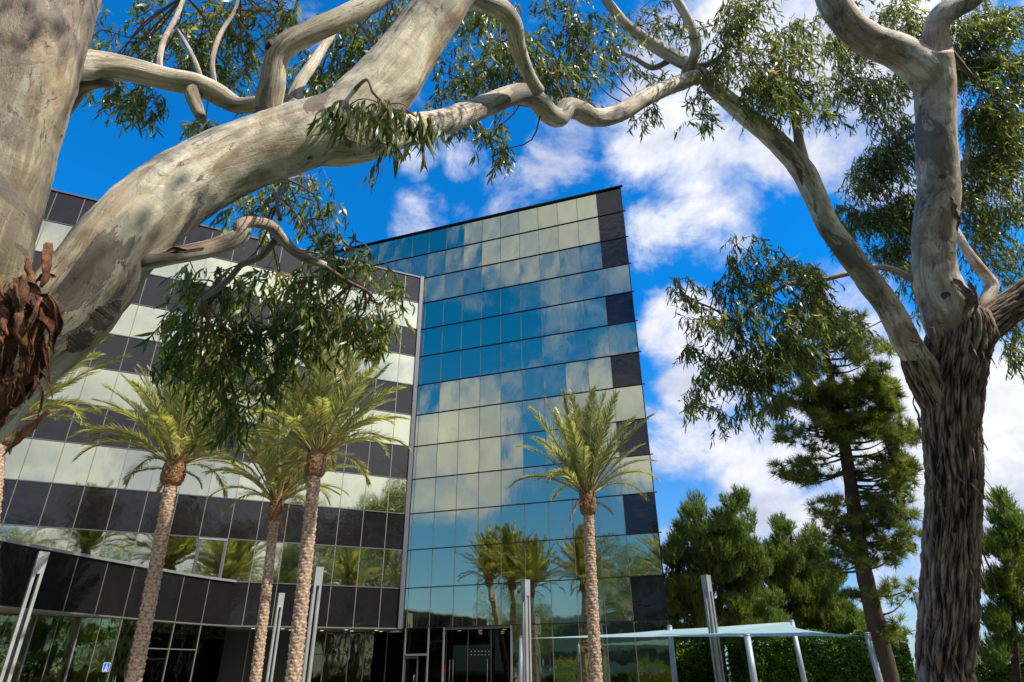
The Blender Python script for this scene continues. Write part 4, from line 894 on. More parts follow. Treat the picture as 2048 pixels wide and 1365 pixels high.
# ---- right gum
base_v = ray(1893, 1346); RT0 = E0 + ray(1897, 1300) * 8.0; RT0[2] = 0
gumR = thing('gum_tree', 'forked gum tree at the right with rough shaggy trunk and smooth pale upper limbs', 'tree', tuple(RT0)); BR = []
RH_ = []
def roughh(th, L):
    """height of fibrous ridges: overlapping lengthwise plates split by deep furrows"""
    w1 = noise.noise(Vector((math.cos(th) * 2, math.sin(th) * 2, L * 1.4))) * 1.6
    c_, s_ = math.cos(th + w1 * .10), math.sin(th + w1 * .10)
    r1 = abs(noise.noise(Vector((c_ * 9, s_ * 9, L * 1.7)))); r2 = abs(noise.noise(Vector((c_ * 19, s_ * 19, L * 3.4 + 7)))); r3 = noise.noise(Vector((c_ * 40, s_ * 40, L * 14)))
    pl = noise.noise(Vector((c_ * 5, s_ * 5, L * 4.5 + 3)))
    return min(1, r1 * 3.4) * .42 + min(1, r2 * 3.6) * .26 + r3 * .20 + pl * .34
def roughdisp(p, th, L, r_):
    h = roughh(th, L); RH_.append(h); d_ = noise.noise(Vector((math.cos(th) * 1.6, math.sin(th) * 1.6, L * 1.1)))
    return .89 + .19 * h + .06 * d_
def rlimb(pts, name, ns, step, extra=None, top=None):
    P = [[*W(x, y, d_), w_ * d_ / F_PX / 2] for (x, y, d_, w_) in pts]
    if extra: P = extra + P
    S = spline(P, step); RH_.clear(); V, F, UV = tube(S[:, :3], S[:, 3], ns, roughdisp, 1.0, True); link(name, npmesh(name, V, np.array(F), True, UV, None, list(RH_)), M_rough, gumR, True); return S
tr = rlimb([(1894, 1365, 8.0, 100), (1897, 1220, 8.0, 100), (1903, 1080, 8.0, 99), (1908, 960, 8.0, 98), (1902, 850, 8.0, 100), (1905, 770, 8.0, 104), (1912, 715, 8.0, 110), (1920, 655, 8.0, 112), (1915, 625, 8.05, 84)], 'trunk', 230, .012,
           extra=[[RT0[0] - .02, RT0[1], -.1, .52], [RT0[0], RT0[1], .5, .38]]); BR.append(tr)
BR.append(rlimb([(1905, 730, 8.1, 60), (1940, 680, 8.0, 78), (1985, 640, 7.95, 70), (2040, 600, 7.9, 60), (2110, 540, 7.85, 54), (2190, 470, 7.9, 44), (2270, 370, 8.0, 28), (2330, 250, 8.2, 9)], 'limb', 90, .02))
BR.append(rlimb([(1905, 850, 8.1, 70), (1875, 800, 8.02, 68), (1850, 757, 8.0, 64), (1834, 728, 7.97, 57), (1826, 712, 7.96, 48)], 'limb', 80, .015))
RD = 8.0
BR.append(limb(gumR, [(1912, 690, RD, 80), (1900, 640, RD, 96), (1888, 600, RD, 92), (1870, 550, RD, 80), (1866, 490, RD, 76), (1873, 420, RD, 78), (1877, 370, RD, 76), (1873, 300, RD, 73), (1871, 220, RD, 71), (1869, 160, RD, 74), (1862, 118, RD, 74)], 'limb', M_eucR, 56, .05, .035))
BR.append(limb(gumR, [(1885, 235, RD, 50), (1862, 160, RD, 72), (1820, 118, RD, 66), (1780, 98, RD, 62), (1738, 80, RD, 60), (1695, 46, RD, 58), (1666, 0, RD, 57), (1640, -70, RD + .1, 54), (1600, -180, 8.3, 44), (1560, -320, 8.6, 28), (1540, -470, 9.0, 10)], 'limb', M_eucR, 40, .06))
BR.append(limb(gumR, [(1866, 200, RD, 60), (1872, 120, RD, 58), (1872, 88, RD, 50), (1871, 55, RD, 46), (1890, 27, RD, 47), (1915, 12, RD, 44), (1945, -6, RD, 40), (2000, -70, RD, 36), (2050, -180, 8.2, 28), (2080, -320, 8.5, 17), (2100, -450, 8.8, 6)], 'limb', M_eucR, 36, .08, .04))
BR.append(limb(gumR, [(1925, 800, 8.2, 30), (1893, 772, 8.1, 42), (1860, 742, 8.02, 50), (1822, 700, 7.95, 51), (1780, 620, 7.95, 48), (1730, 553, 7.95, 46), (1692, 500, 7.95, 44), (1656, 450, 7.95, 43), (1630, 392, 7.95, 43), (1606, 342, 7.95, 44), (1555, 285, 7.95, 40), (1486, 226, 7.95, 37), (1434, 182, 7.95, 33), (1400, 147, 7.95, 29), (1372, 128, 7.95, 27), (1345, 113, 7.95, 26), (1300, 86, 7.95, 24), (1255, 53, 7.9, 21), (1225, 18, 7.9, 19), (1195, -30, 7.9, 17), (1150, -140, 8.0, 12), (1120, -240, 8.1, 4)], 'limb', M_eucR, 36, .07, .035))
BR.append(limb(gumR, [(1398, 160, 7.9, 24), (1372, 150, 7.85, 24), (1386, 120, 7.8, 22), (1393, 92, 7.8, 21), (1386, 60, 7.8, 20), (1366, 22, 7.8, 19), (1345, -20, 7.8, 17), (1310, -130, 7.9, 11), (1290, -220, 8.0, 4)], 'limb', M_eucR, 20, .09))
BR.append(limb(gumR, [(1385, 134, 7.9, 12), (1420, 128, 7.9, 11), (1448, 105, 7.9, 10), (1460, 65, 7.9, 9), (1475, 15, 7.9, 7), (1480, -20, 7.9, 6)], 'limb', M_eucR, 10, .1))
BR.append(limb(gumR, [(1606, 330, 7.95, 26), (1600, 298, 8.0, 22), (1595, 262, 8.0, 18), (1588, 200, 8.1, 15), (1583, 150, 8.2, 13), (1590, 100, 8.3, 11), (1580, 70, 8.3, 9)], 'limb', M_eucR, 18, .1))
BR.append(limb(gumR, [(1345, 118, 8.0, 14), (1305, 136, 8.1, 11), (1265, 115, 8.2, 8), (1215, 100, 8.3, 7), (1165, 115, 8.4, 5)], 'limb', M_eucR, 10, .1))
BR.append(limb(gumR, [(1958, 650, 8.3, 28), (1968, 610, 8.4, 26), (1984, 575, 8.5, 26), (1975, 555, 8.5, 22), (1948, 522, 8.5, 19), (1922, 482, 8.6, 17), (1905, 440, 8.8, 13), (1915, 380, 9.2, 10), (1935, 300, 9.6, 9), (1930, 220, 10, 8)], 'limb', M_eucR, 18, .1))
BR.append(limb(gumR, [(1850, 585, 8.1, 20), (1827, 560, 8.1, 16), (1776, 537, 8.15, 14), (1741, 536, 8.2, 13), (1690, 549, 8.2, 11), (1646, 560, 8.2, 10), (1611, 570, 8.2, 9), (1581, 567, 8.1, 8), (1540, 588, 8.0, 7), (1502, 614, 8.0, 6), (1478, 648, 8.0, 5)], 'limb', M_eucR, 12, .1))
BR.append(limb(gumR, [(1614, 572, 8.2, 8), (1600, 612, 8.1, 7), (1575, 655, 8.0, 5)], 'limb', M_twig, 8, .1))
BR.append(limb(gumR, [(1475, 648, 8.0, 5), (1430, 620, 8.0, 4), (1395, 605, 8.0, 4), (1370, 590, 8.0, 3)], 'limb', M_twig, 8, .1))
BR.append(limb(gumR, [(1905, 440, 8.8, 9), (1945, 400, 9.4, 8), (1990, 330, 10, 7), (2030, 240, 10.4, 7)], 'limb', M_twig, 8, .1))
BR.append(limb(gumR, [(1862, 250, 8.4, 9), (1800, 290, 9.2, 7), (1740, 350, 9.8, 6)], 'limb', M_twig, 8, .1))
BR.append(limb(gumR, [(1900, 100, 8.4, 10), (1950, 160, 9.2, 9), (2000, 200, 9.8, 7)], 'limb', M_twig, 8, .1))
FR = [(1430, 50, 55, 50, 7.6, .8), (1500, 30, 60, 50, 7.6, .9), (1480, 110, 55, 50, 7.5, .9), (1550, 100, 60, 60, 7.7, .85), (1520, 170, 60, 45, 7.5, .95), (1580, 190, 55, 40, 7.8, .9), (1630, 170, 40, 40, 8.2, .8), (1540, 215, 40, 22, 7.6, .8), (1600, 60, 50, 50, 8.4, .6),
      (1395, 210, 28, 40, 7.7, .45), (1290, 230, 22, 18, 7.6, .4), (1330, 60, 45, 40, 8.2, .5), (1280, 20, 50, 30, 8.2, .55), (1270, 140, 35, 16, 8.4, .5), (1230, 120, 45, 25, 8.4, .4), (1180, 130, 30, 25, 8.4, .45), (1320, 160, 35, 20, 8.2, .3), (1400, 240, 22, 12, 7.6, .35),
      (1680, 90, 45, 50, 9.5, .7), (1700, 20, 45, 30, 9.5, .5), (1660, 200, 35, 30, 9.3, .6), (1740, 190, 50, 45, 9.6, .75), (1790, 170, 35, 40, 9.6, .7), (1700, 165, 40, 30, 9.4, .6), (1780, 40, 50, 35, 9.6, .6), (1830, 60, 40, 40, 9.6, .7), (1790, 10, 60, 25, 9.8, .5),
      (1960, 90, 60, 60, 9.8, .9), (1990, 40, 55, 40, 9.8, .8), (1940, 160, 45, 50, 9.6, .9), (2020, 150, 50, 50, 9.8, .85), (1960, 230, 60, 60, 9.8, .9), (2020, 260, 50, 60, 9.9, .85), (1950, 310, 45, 50, 9.7, .8), (2010, 360, 50, 50, 9.9, .7), (1950, 390, 45, 40, 9.7, .6), (1940, 40, 40, 40, 9.6, .8),
      (1800, 260, 45, 40, 9.6, .6), (1790, 320, 45, 45, 9.6, .7), (1740, 310, 45, 40, 9.6, .5), (1720, 360, 45, 30, 9.5, .55), (1770, 390, 50, 40, 9.6, .8), (1715, 345, 30, 30, 9.5, .4), (1800, 440, 50, 45, 9.6, .9), (1750, 450, 45, 40, 9.5, .8), (1700, 425, 30, 25, 9.5, .5), (1790, 500, 45, 40, 9.5, .8),
      (1810, 540, 30, 30, 9.4, .7), (1740, 500, 30, 22, 9.4, .5), (1830, 600, 28, 35, 9.0, .6), (1690, 470, 25, 20, 9.4, .5), (1945, 440, 40, 30, 9.6, .5), (2000, 450, 45, 50, 9.8, .55), (1960, 500, 40, 40, 9.7, .5), (2020, 530, 35, 40, 9.8, .5), (2030, 600, 30, 30, 9.0, .5), (2035, 650, 28, 40, 8.8, .9), (2030, 700, 25, 35, 8.8, .8), (1990, 560, 40, 20, 9.5, .4),
      (1500, 505, 45, 28, 8.0, .55), (1560, 520, 50, 30, 8.1, .6), (1460, 530, 35, 35, 7.9, .45), (1500, 570, 55, 40, 7.9, .8), (1570, 570, 50, 40, 8.0, .8), (1630, 540, 45, 35, 8.2, .6), (1440, 590, 35, 30, 7.8, .35), (1530, 620, 60, 40, 7.9, .9), (1600, 620, 50, 40, 8.0, .85), (1660, 630, 45, 35, 8.1, .8), (1700, 670, 30, 30, 8.1, .7),
      (1480, 660, 55, 40, 7.8, .95), (1430, 660, 35, 25, 7.8, .5), (1420, 715, 40, 30, 7.8, .75), (1490, 720, 60, 40, 7.8, 1.0), (1560, 690, 55, 45, 7.9, 1.0), (1540, 750, 55, 40, 7.9, .95), (1460, 770, 50, 40, 7.8, .8), (1405, 770, 25, 45, 7.8, .7), (1440, 820, 30, 30, 7.8, .5), (1390, 810, 18, 30, 7.8, .5), (1520, 810, 40, 35, 7.9, .7), (1560, 820, 30, 28, 7.9, .5), (1600, 700, 40, 30, 8, .6), (1375, 690, 18, 10, 7.8, .35), (1350, 565, 18, 18, 7.8, .3), (1375, 600, 18, 14, 7.8, .2), (1400, 640, 30, 12, 7.8, .3)]
gum_foliage(gumR, FR, 31, BR, .10, .46, world=crown_blobs(6, (6.2, 4.6, 12.0), (4.5, 4.0, 3.2), 14))
# shaggy strips hanging from the rough trunk
def strips(parent, path, n, seed):
    r_ = random.Random(seed); mb = MB()
    for k in range(n):
        i = r_.randrange(3, len(path) - 2); c0 = path[i, :3]; rr = path[i, 3]; a = r_.uniform(0, 2 * math.pi); out = np.array([math.cos(a), math.sin(a), 0]); sd = np.array([-math.sin(a), math.cos(a), 0]); L = r_.uniform(.06, .28) * (1 if r_.random() > .1 else 2); w_ = r_.uniform(.006, .022)
        p = c0 + out * rr * .97; V = []; tw_ = r_.uniform(-1.5, 1.5); off = r_.uniform(.2, .75); ln = r_.gauss(0, .25)
        for s_ in range(5):
            f = s_ / 4; q = p + np.array([0, 0, -L * f]) + out * (L * off * f * (1 - .45 * f)) * .5 + sd * L * ln * f; wv = sd * math.cos(tw_ * f) + out * math.sin(tw_ * f); ww = w_ * (1 - .7 * f)
            V += [q - wv * ww, q + wv * ww]
        mb.add(V, [[2 * s_, 2 * s_ + 1, 2 * s_ + 3, 2 * s_ + 2] for s_ in range(4)])
    tag(link('shredded_bark', mb.mesh('shredded_bark'), M_strip, parent, True), kind='stuff')
strips(gumR, tr[30:], 170, 5)
for i, (pts, w_, cu_) in enumerate([([(1905, 395, 7.7), (1912, 430, 7.66), (1918, 470, 7.66), (1925, 500, 7.7)][:3], .09, 2.4), ([(1900, 560, 7.75), (1925, 575, 7.6), (1940, 605, 7.6), (1925, 640, 7.62)], .13, 2.6), ([(1935, 560, 7.7), (1950, 590, 7.6), (1948, 640, 7.6)], .08, 3.0), ([(1965, 690, 7.7), (1968, 740, 7.66), (1962, 785, 7.66)], .05, 2.5),
        ([(1815, 680, 7.6), (1835, 690, 7.5), (1850, 712, 7.5)], .05, 2.0), ([(1585, 318, 7.75), (1597, 340, 7.7), (1602, 372, 7.7)], .07, 2.2), ([(1862, 655, 7.5), (1866, 680, 7.48), (1872, 700, 7.48)], .05, 2.0), ([(1822, 780, 7.8), (1836, 830, 7.74), (1842, 880, 7.74), (1850, 900, 7.74)], .03, 2.4)]):
    peel(gumR, pts, w_, cu_, M_strip, 'peeling_bark', 40 + i, .03)

# ------------------------------------------------------------------ conifers, hedge, background
def ctrunk(parent, pts, mt=M_pinebark, ns=16):
    P = [[*W(x, y, d_), w_ * d_ / F_PX / 2] for (x, y, d_, w_) in pts]; S = spline(P, .25); f = S[0].copy(); f[2] = -.1; S = np.vstack([f, S]) if S[0][2] > 0 else S
    mb = MB(); add_tube(mb, S[:, :3], S[:, 3], ns, lambda p, th, L, r_: 1 + .12 * noise.noise(Vector(p * 4))); link('trunk', mb.mesh('trunk', True), mt, parent, True); return S
def branches(parent, S, blobs3, mt=M_pinebark, r0=.05):
    for (c, r_) in blobs3:
        mb = MB(); k = np.argmin(np.linalg.norm(S[:, :3] - (c - Z3 * r_ * .8), axis=1)); a = S[k, :3]; md = (a + c) / 2 - Z3 * .1 * np.linalg.norm(c - a); Pn = spline([[*a, 0], [*md, 0], [*c, 0]], .3)[:, :3]
        add_tube(mb, Pn, np.linspace(min(r0, S[k, 3] * .6), .012, len(Pn)), 6, None, False)
        link('branch', mb.mesh('branch'), mt, parent, True)
def tufts(parent, cs, nper, L, nn, mt, seed, wid=.009, name='foliage', spread=.62):
    """needle tufts: cs list of (centre, rx, ry, rz); tuft = rosette of thin needles"""
    rs = np.random.default_rng(seed); B, T, Wv = [], [], []
    for (c, r1, r2, r3, wt) in cs:
        n = max(3, int(nper * wt)); u = rs.normal(size=(n, 3)); u /= np.linalg.norm(u, axis=1)[:, None]; q = u * (rs.uniform(.15, 1, size=(n, 1)) ** .5)
        P = c + q[:, :1] * r1 * cx + q[:, 1:2] * r2 * AF + q[:, 2:] * r3 * Z3
        ax = u * .7 + np.array([0, 0, .7]) + rs.normal(size=(n, 3)) * .3; ax /= np.linalg.norm(ax, axis=1)[:, None]
        if spread < .5: ax = ax * .6 + np.array([0, 0, .75]); ax /= np.linalg.norm(ax, axis=1)[:, None]
        P = np.repeat(P, nn, 0)
        if spread < .5: P = P + np.repeat(ax, nn, 0) * rs.uniform(-.25, .35, size=(len(P), 1))
        ax = np.repeat(ax, nn, 0); d_ = ax * (1.35 - spread) + rs.normal(size=P.shape) * spread; d_ /= np.linalg.norm(d_, axis=1)[:, None]
        l_ = L * rs.uniform(.7, 1.15, size=(len(P), 1)); w_ = np.cross(d_, rs.normal(size=P.shape)); w_ /= np.linalg.norm(w_, axis=1)[:, None]
        B.append(P); T.append(P + d_ * l_); Wv.append(w_ * wid)
    B, T, Wv = map(np.vstack, (B, T, Wv)); V = np.stack([B - Wv, B + Wv, T + Wv * .25, T - Wv * .25], 1).reshape(-1, 3); b = (np.arange(len(B)) * 4)[:, None]
    link(name, npmesh(name, V, b + np.array([[0, 1, 2, 3]])), mt, parent, True)
def px_blobs(lst): return [(W(x, y, d_), rx * d_ / F_PX, (rx + ry) * .5 * d_ / F_PX, ry * d_ / F_PX, wt) for (x, y, rx, ry, d_, wt) in lst]
def conifer(name, label, tr_pts, lst, L, nn, mt, seed, base_n, wid=.009, spread=.62):
    bz = W(*tr_pts[0][:3]); o = thing(name, label, 'tree', (bz[0], bz[1], 0)); S = ctrunk(o, tr_pts); bl = px_blobs(lst)
    branches(o, S, [(b[0], b[3]) for b in bl[::3]]); tufts(o, [(c, a, b, d_, base_n * wt * a * d_) for (c, a, b, d_, wt) in bl], 1, L, nn, mt, seed, wid, 'foliage', spread); return o
PD = 24.0
def split_blobs(lst, seed, k=6, shrink=.5):
    """break each foliage mass into smaller clumps with gaps between"""
    r_ = random.Random(seed); out = []
    for (x, y, rx, ry, d_, wt) in lst:
        for i in range(k):
            a = r_.uniform(0, 6.28); q = r_.uniform(.25, .95); s_ = shrink * r_.uniform(.75, 1.25)
            out.append((x + rx * q * math.cos(a), y + ry * q * math.sin(a), rx * s_, ry * s_ * .8, d_ + r_.uniform(-.04, .04) * d_, wt))
    return out
conifer('pine_tree', 'leaning pine with dark trunk and round tufts of needles left of the rough gum trunk',
        [(1780, 1375, PD, 42), (1745, 1220, PD, 33), (1720, 1100, PD, 29), (1700, 960, PD, 25), (1684, 860, PD, 20), (1662, 760, PD, 15), (1640, 640, PD, 9), (1632, 560, PD, 5)],
        split_blobs([(1635, 590, 40, 50, PD, .8), (1700, 800, 90, 40, PD, .9), (1590, 690, 50, 40, PD, .8), (1730, 700, 60, 30, PD, .7), (1780, 800, 50, 40, PD, .9), (1600, 800, 60, 40, PD, .9), (1810, 900, 30, 60, PD, .9), (1690, 640, 40, 30, PD, .7), (1740, 860, 90, 36, PD, .9), (1760, 960, 60, 30, PD, .8), (1620, 940, 70, 26, PD, .7), (1690, 1040, 60, 22, PD, .6), (1720, 1110, 70, 24, PD, .7), (1650, 880, 80, 30, PD, .8), (1790, 1040, 40, 50, PD, .9), (1640, 650, 50, 35, PD, .8), (1700, 700, 60, 28, PD, .8), (1600, 750, 55, 40, PD, .9), (1680, 770, 60, 45, PD, 1), (1750, 770, 45, 50, PD, .9), (1620, 830, 65, 50, PD, 1.1), (1710, 850, 70, 45, PD, .9), (1780, 860, 45, 50, PD, 1.), (1570, 870, 30, 22, PD, .7), (1800, 950, 30, 45, PD, .9), (1740, 930, 60, 35, PD, .8),
         (1605, 955, 50, 26, PD, .9), (1650, 1020, 50, 26, PD, .7), (1770, 1010, 55, 38, PD, .9), (1720, 1060, 60, 30, PD, .8), (1800, 1090, 35, 45, PD, .9), (1670, 1080, 40, 18, PD, .6), (1750, 1100, 60, 28, PD, .8), (1680, 1140, 45, 18, PD, .6), (1730, 1190, 60, 22, PD, .7), (1800, 1180, 30, 30, PD, .7), (1770, 1260, 55, 26, PD, .6)], 3, 8, .36),
        .30, 40, M_pine, 51, 190, .011)
conifer('pine_tree', 'dense bushy conifer just right of the tower behind the shade sail',
        [(1440, 1375, 34, 18), (1438, 1250, 34, 15), (1445, 1150, 34, 12), (1460, 1050, 34, 7), (1466, 1000, 34, 4)],
        split_blobs([(1470, 1010, 28, 26, 34, .8), (1385, 1020, 22, 30, 34, .7), (1440, 1045, 45, 22, 34, .9), (1380, 1075, 45, 28, 34, .8), (1440, 1090, 65, 30, 34, 1.1), (1500, 1050, 22, 24, 34, .7), (1400, 1130, 60, 30, 34, 1), (1470, 1140, 60, 35, 34, 1.1), (1370, 1170, 40, 24, 34, .8), (1430, 1190, 80, 35, 34, 1.2), (1350, 1120, 40, 40, 34, .9), (1420, 1060, 60, 40, 34, .9), (1500, 1110, 50, 40, 34, .9), (1360, 1200, 50, 40, 34, 1), (1470, 1260, 110, 26, 34, 1.1), (1370, 1260, 50, 26, 34, 1), (1510, 1200, 55, 35, 34, 1.0), (1400, 1235, 65, 24, 34, 1.0), (1500, 1245, 70, 24, 34, 1.0), (1355, 1225, 24, 24, 34, .8)], 4, 11, .34),
        .26, 20, M_cyp, 52, 380, .016, .34)
conifer('pine_tree', 'smaller conifer between the bushy conifer and the leaning pine',
        [(1600, 1375, 38, 14), (1598, 1250, 38, 12), (1590, 1150, 38, 10), (1580, 1060, 38, 5)],
        split_blobs([(1563, 1065, 24, 28, 38, .9), (1620, 1085, 28, 26, 38, .8), (1570, 1110, 40, 26, 38, .9), (1625, 1125, 35, 30, 38, .9), (1590, 1165, 60, 34, 38, 1.1), (1600, 1120, 50, 40, 38, 1), (1550, 1140, 45, 40, 38, 1), (1640, 1160, 40, 40, 38, .9), (1560, 1240, 80, 34, 38, 1), (1720, 1260, 90, 26, 38, 1), (1620, 1250, 90, 34, 38, 1), (1550, 1190, 40, 24, 38, .9), (1610, 1215, 60, 30, 38, 1.0), (1665, 1190, 40, 30, 38, .7), (1680, 1235, 50, 26, 38, .8), (1640, 1260, 80, 20, 38, 1)], 5, 11, .34),
        .28, 20, M_cyp, 53, 360, .017, .34)
conifer('pine_tree', 'dark conifer at the right edge behind the rough gum trunk',
        [(2035, 1375, 28, 16), (2020, 1200, 28, 12), (2005, 1050, 28, 6)],
        split_blobs([(2000, 1020, 28, 28, 28, .9), (2030, 1060, 40, 35, 28, 1), (1990, 1090, 40, 30, 28, 1), (2030, 1130, 45, 35, 28, 1), (1990, 1170, 40, 35, 28, 1), (2030, 1210, 45, 35, 28, 1), (1985, 1250, 35, 35, 28, .8), (2030, 1290, 50, 30, 28, .8), (1975, 1310, 30, 30, 28, .6)], 6, 11, .36),
        .24, 20, M_cyp, 54, 400, .014, .34)
def leafbox(name, label, pts2, z1, th, n, mt, seed, size=.09, cat='hedge'):
    """clipped hedge along a ground line: solid dark core box added inside, and leaves through an uneven skin"""
    rs = np.random.default_rng(seed); pts2 = np.array(pts2, float); o = thing(name, label, cat, (*pts2[0], 0)); seg_ = np.linalg.norm(np.diff(pts2, axis=0), axis=1); cum = np.concatenate([[0], np.cumsum(seg_)])
    s_ = rs.uniform(0, cum[-1], n); k = np.clip(np.searchsorted(cum, s_) - 1, 0, len(seg_) - 1); f = ((s_ - cum[k]) / seg_[k])[:, None]; p = pts2[k] * (1 - f) + pts2[k + 1] * f
    dn = (pts2[k + 1] - pts2[k]) / seg_[k][:, None]; nn_ = np.stack([dn[:, 1], -dn[:, 0]], 1); side = rs.choice([-1, 0, 1], n, p=[.4, .2, .4])
    lat = np.where(side == 0, rs.uniform(-1, 1, n), side * (1 - np.abs(rs.normal(0, .14, n)))) * th / 2; z = np.where(side == 0, z1 - np.abs(rs.normal(0, .10, n)), rs.uniform(0, z1, n))
    wob = np.array([noise.noise(Vector((a * .9, b * .9, c * .9))) for a, b, c in zip(p[:, 0], p[:, 1], z)]); lat = lat * (1 + .35 * wob); z = z * (1 + .10 * wob)
    C = np.column_stack([p + nn_ * lat[:, None], z]); Dr = rs.normal(size=(n, 3)) + np.column_stack([nn_ * side[:, None], np.full(n, .2)]) * .6; Dr /= np.linalg.norm(Dr, axis=1)[:, None]
    Ln = size * rs.uniform(.7, 1.3, n); V, F = leaves_np(C, Dr, Ln, Ln * .45, rs.normal(0, .1, n), rs); link('foliage', npmesh('foliage', V, F), mt, o, True)
    mb = MB()
    for i in range(len(pts2) - 1):
        a, b = pts2[i], pts2[i + 1]; d_ = (b - a) / np.linalg.norm(b - a); q = np.array([d_[1], -d_[0]]) * th * .30; mb.prism([tuple(a + q), tuple(b + q), tuple(b - q), tuple(a - q)], 0.0, z1 * .86)
    link('twigs', mb.mesh('twigs'), simple('hedge core', (.02, .03, .008), .9), o, True); return o  # plain dark filler box added behind the leaves, no modelled twigs
def at(px, y): v = ray(px, 1346); return (v[0] / v[1] * y, y)
leafbox('hedge', 'dark clipped hedge under the right half of the shade sail', [at(1465, 40), at(1830, 36)], 3.1, 1.8, 26000, M_hedge, 61, .16)
leafbox('hedge', 'bright green hedge between the tower edge and the lamp column', [at(1335, 42), at(1450, 42)], 3.3, 1.8, 9000, M_hedge, 62, .16)
leafbox('hedge', 'low hedge behind the rough gum trunk at the right edge', [at(1950, 36), at(2150, 34)], 1.9, 1.4, 6000, M_hedge, 63, .14)

# leafy broad trees standing round the plaza: behind and beside the viewer, seen in the mirrored walls
def roundtree_mesh(H, cr, seed, n=9000, size=.16):
    rs = np.random.default_rng(seed); cl = []
    for k in range(26):
        u = rs.normal(size=3); u /= np.linalg.norm(u); q = rs.uniform(.35, 1) ** .6; cl.append((np.array([0, 0, H - cr * 1.0]) + u * q * np.array([cr, cr, cr * .95]), cr * rs.uniform(.22, .38)))
    C = []; 
    for (c, r_) in cl:
        m_ = n // 26; u = rs.normal(size=(m_, 3)); u /= np.linalg.norm(u, axis=1)[:, None]; C.append(c + u * r_ * rs.uniform(.3, 1, size=(m_, 1)) ** .5)
    C = np.vstack(C); k = len(C); Dr = rs.normal(size=(k, 3)) * .6 + np.array([0, 0, -.8]); Dr /= np.linalg.norm(Dr, axis=1)[:, None]; Ln = size * rs.uniform(.7, 1.3, k)
    V, F = leaves_np(C, Dr, Ln, Ln * .26, rs.normal(0, .2, k), rs); fm = npmesh('foliage', V, F); mb = MB()
    add_tube(mb, spline([[0, 0, -.1, .26], [.1, .05, H * .25, .2], [-.05, .1, H * .5, .15], [0, 0, H * .8, .05]], .3)[:, :3], np.linspace(.26, .06, len(spline([[0, 0, -.1, .26], [.1, .05, H * .25, .2], [-.05, .1, H * .5, .15], [0, 0, H * .8, .05]], .3))), 12)
    for (c, r_) in cl[::2]:
        a = np.array([0, 0, H * rs.uniform(.25, .6)]); md = (a + c) / 2 + Z3 * .3; S = spline([[*a, 0], [*md, 0], [*c, 0]], .4)[:, :3]; add_tube(mb, S, np.linspace(.09, .02, len(S)), 6, None, False)
    return fm, mb.mesh('trunk', True)
RTM = [roundtree_mesh(12, 3.8, 71, 11000), roundtree_mesh(9, 3.2, 72), roundtree_mesh(16, 4.8, 73, 15000, .2), roundtree_mesh(22, 5.2, 74, 17000, .24)]
REFL = [(6, -9, 0, 'gum tree across the road straight behind the viewer'), (17, -6, 2, 'tall gum tree behind and right of the viewer'), (18, 12, 1, 'smaller gum tree right of the plaza'), (-4, -10, 1, 'smaller gum tree behind and left of the viewer'), (-12, -12, 0, 'gum tree at the left across the road'),
        (24, -6, 0, 'gum tree far right across the road'), (28, 12, 1, 'small gum tree east of the plaza'), (-20, -14, 2, 'tall gum tree far left across the road'), (33, 4, 2, 'tall gum tree far east of the plaza'), (-30, -8, 1, 'small gum tree far west across the road'), (22, -14, 2, 'tall gum tree in the back row across the road'), (3, -18, 2, 'tall gum tree in the back row behind the viewer'), (-26, 2, 0, 'gum tree west of the plaza'),
        (21, 4, 2, 'tall gum tree beyond the shrubs on the right'), (17, 8, 0, 'gum tree between the plaza and the east edge'), (22, 15, 1, 'small gum tree beyond the east hedge'), (25, 22, 0, 'gum tree at the north east of the plaza'), (10, -11, 2, 'tall gum tree on the near side of the road, right of the viewer'),
        (-15, -5, 2, 'tall gum tree left behind the viewer near the road'), (-9, -13, 2, 'tall gum tree over the road on the left'), (16, -9, 2, 'tall gum tree over the road on the right'), (28, -2, 2, 'tall gum tree in the far east corner'),
        (20, 8, 3, 'very tall gum tree east of the rough gum, outside the view'), (23, 1, 3, 'very tall gum tree south east of the plaza'), (17, -8, 3, 'very tall gum tree by the road on the right'), (30, 9, 3, 'very tall gum tree at the far east edge'), (28, -10, 3, 'very tall gum tree at the south east corner'),
        (28.5, 29, 0, 'gum tree north east of the sail, outside the view'), (28, 25, 1, 'small gum tree in the north east corner'), (24, 12, 0, 'gum tree first in the east row'), (27, 6, 0, 'gum tree second in the east row'), (29, 1, 0, 'gum tree third in the east row'), (33, -4, 0, 'gum tree fourth in the east row'), (20, -3, 0, 'gum tree fifth in the east row'), (24, -12, 0, 'gum tree last in the east row')]
for (x, y, k, lab) in REFL:
    o = thing('gum_tree', lab, 'tree', (x, y, 0), random.uniform(0, 6.28), 'trees around the plaza'); link('trunk', RTM[k][1], M_eucR, o); link('foliage', RTM[k][0], M_euc, o)
def reflpalm(x, y, H, lab, seed): palm((x, y), H, .23, lab, seed, nf=40, stalks=1)
reflpalm(17.5, 12, 7.0, 'date palm right of the plaza beyond the rough gum', 81); reflpalm(21.5, 17, 6.2, 'short date palm near the sail behind the hedge end', 82); reflpalm(12.0, 4.0, 7.4, 'date palm beside the rough gum outside the view', 83)
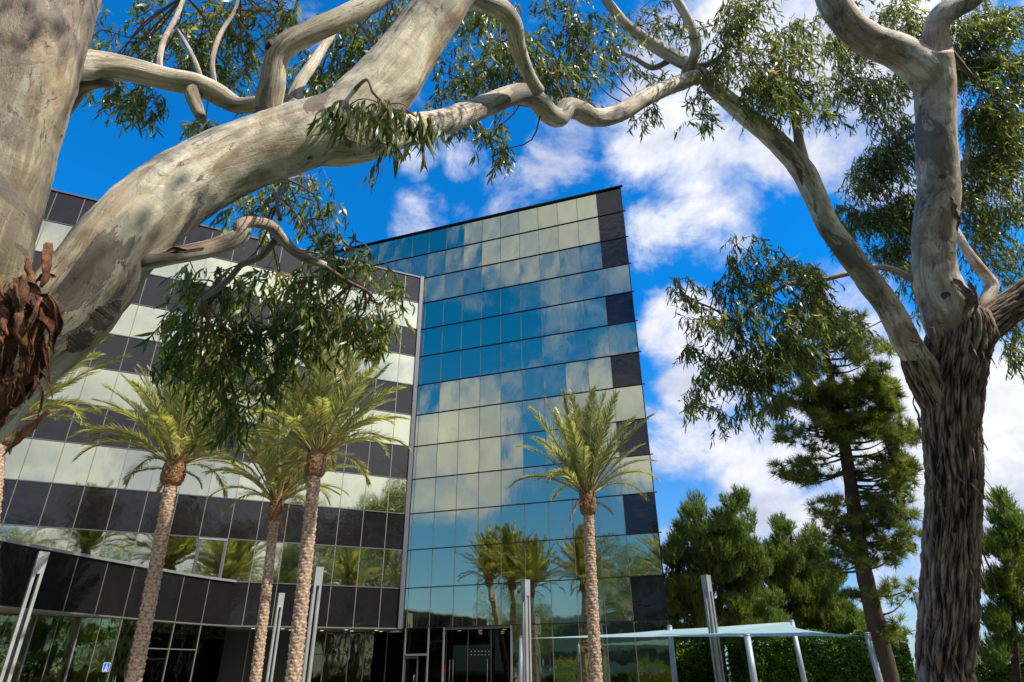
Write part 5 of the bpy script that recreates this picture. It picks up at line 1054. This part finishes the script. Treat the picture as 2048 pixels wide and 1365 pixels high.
def bush_mesh(r_, seed, n=3200):
    rs = np.random.default_rng(seed); u = rs.normal(size=(n, 3)); u /= np.linalg.norm(u, axis=1)[:, None]; q = rs.uniform(.5, 1, size=(n, 1)) ** .4
    C = u * q * np.array([r_, r_, r_ * .8]) + np.array([0, 0, r_ * .75]); w_ = np.array([noise.noise(Vector(c * 1.6)) for c in C])[:, None]; C = C * (1 + .25 * w_)
    Dr = u + rs.normal(size=(n, 3)) * .6; Dr /= np.linalg.norm(Dr, axis=1)[:, None]; Ln = .13 * rs.uniform(.7, 1.3, n); V, F = leaves_np(C, Dr, Ln, Ln * .4, rs.normal(0, .1, n), rs); return npmesh('foliage', V, F)
BM = bush_mesh(1.5, 91)
for (x, y, s_, lab) in [(13, 10, 1.2, 'rounded shrub right of the plaza'), (15.5, 13, 1.5, 'large rounded shrub on the east side of the plaza'), (18, 17, 1.6, 'largest shrub on the east side of the plaza'), (21.5, 21, 1.4, 'far shrub on the east side of the plaza'), (22, 20, 2.7, 'tall leafy shrub east of the plaza'), (24, 15.5, 2.7, 'tall leafy shrub south of the east pair'), (26, 24, 2.9, 'tallest leafy shrub of the east side'), (21, 11.5, 2.4, 'tall leafy shrub at the south east side'), (-9, 4, 1.2, 'rounded shrub left of the viewer'), (-13, 9, 1.3, 'shrub at the west side of the plaza')]:
    o = thing('shrub', lab, 'shrub', (x, y, 0), x, 'shrubs round the plaza'); f_ = link('foliage', BM, M_shrub, o); f_.scale = (s_, s_, s_ * .9)
leafbox('hedge', 'long hedge along the road behind the viewer', [(-40, -4), (-10, -5), (40, -5)], 1.2, 1.2, 16000, M_shrub, 64, .16)
ob = thing('parking_building', 'low beige building with dark ribbon windows across the road', 'building', (-20, -34, 0)); mb = MB(); mb.box(-30, 32, -8, 8, 0, 9); link('wall', mb.mesh('wall'), M_beige, ob)
for zz in (2.2, 5.6):
    mb = MB(); mb.box(-28, 30, 8.0, 8.06, zz, zz + 1.6); link('window', mb.mesh('window'), M_span, ob)
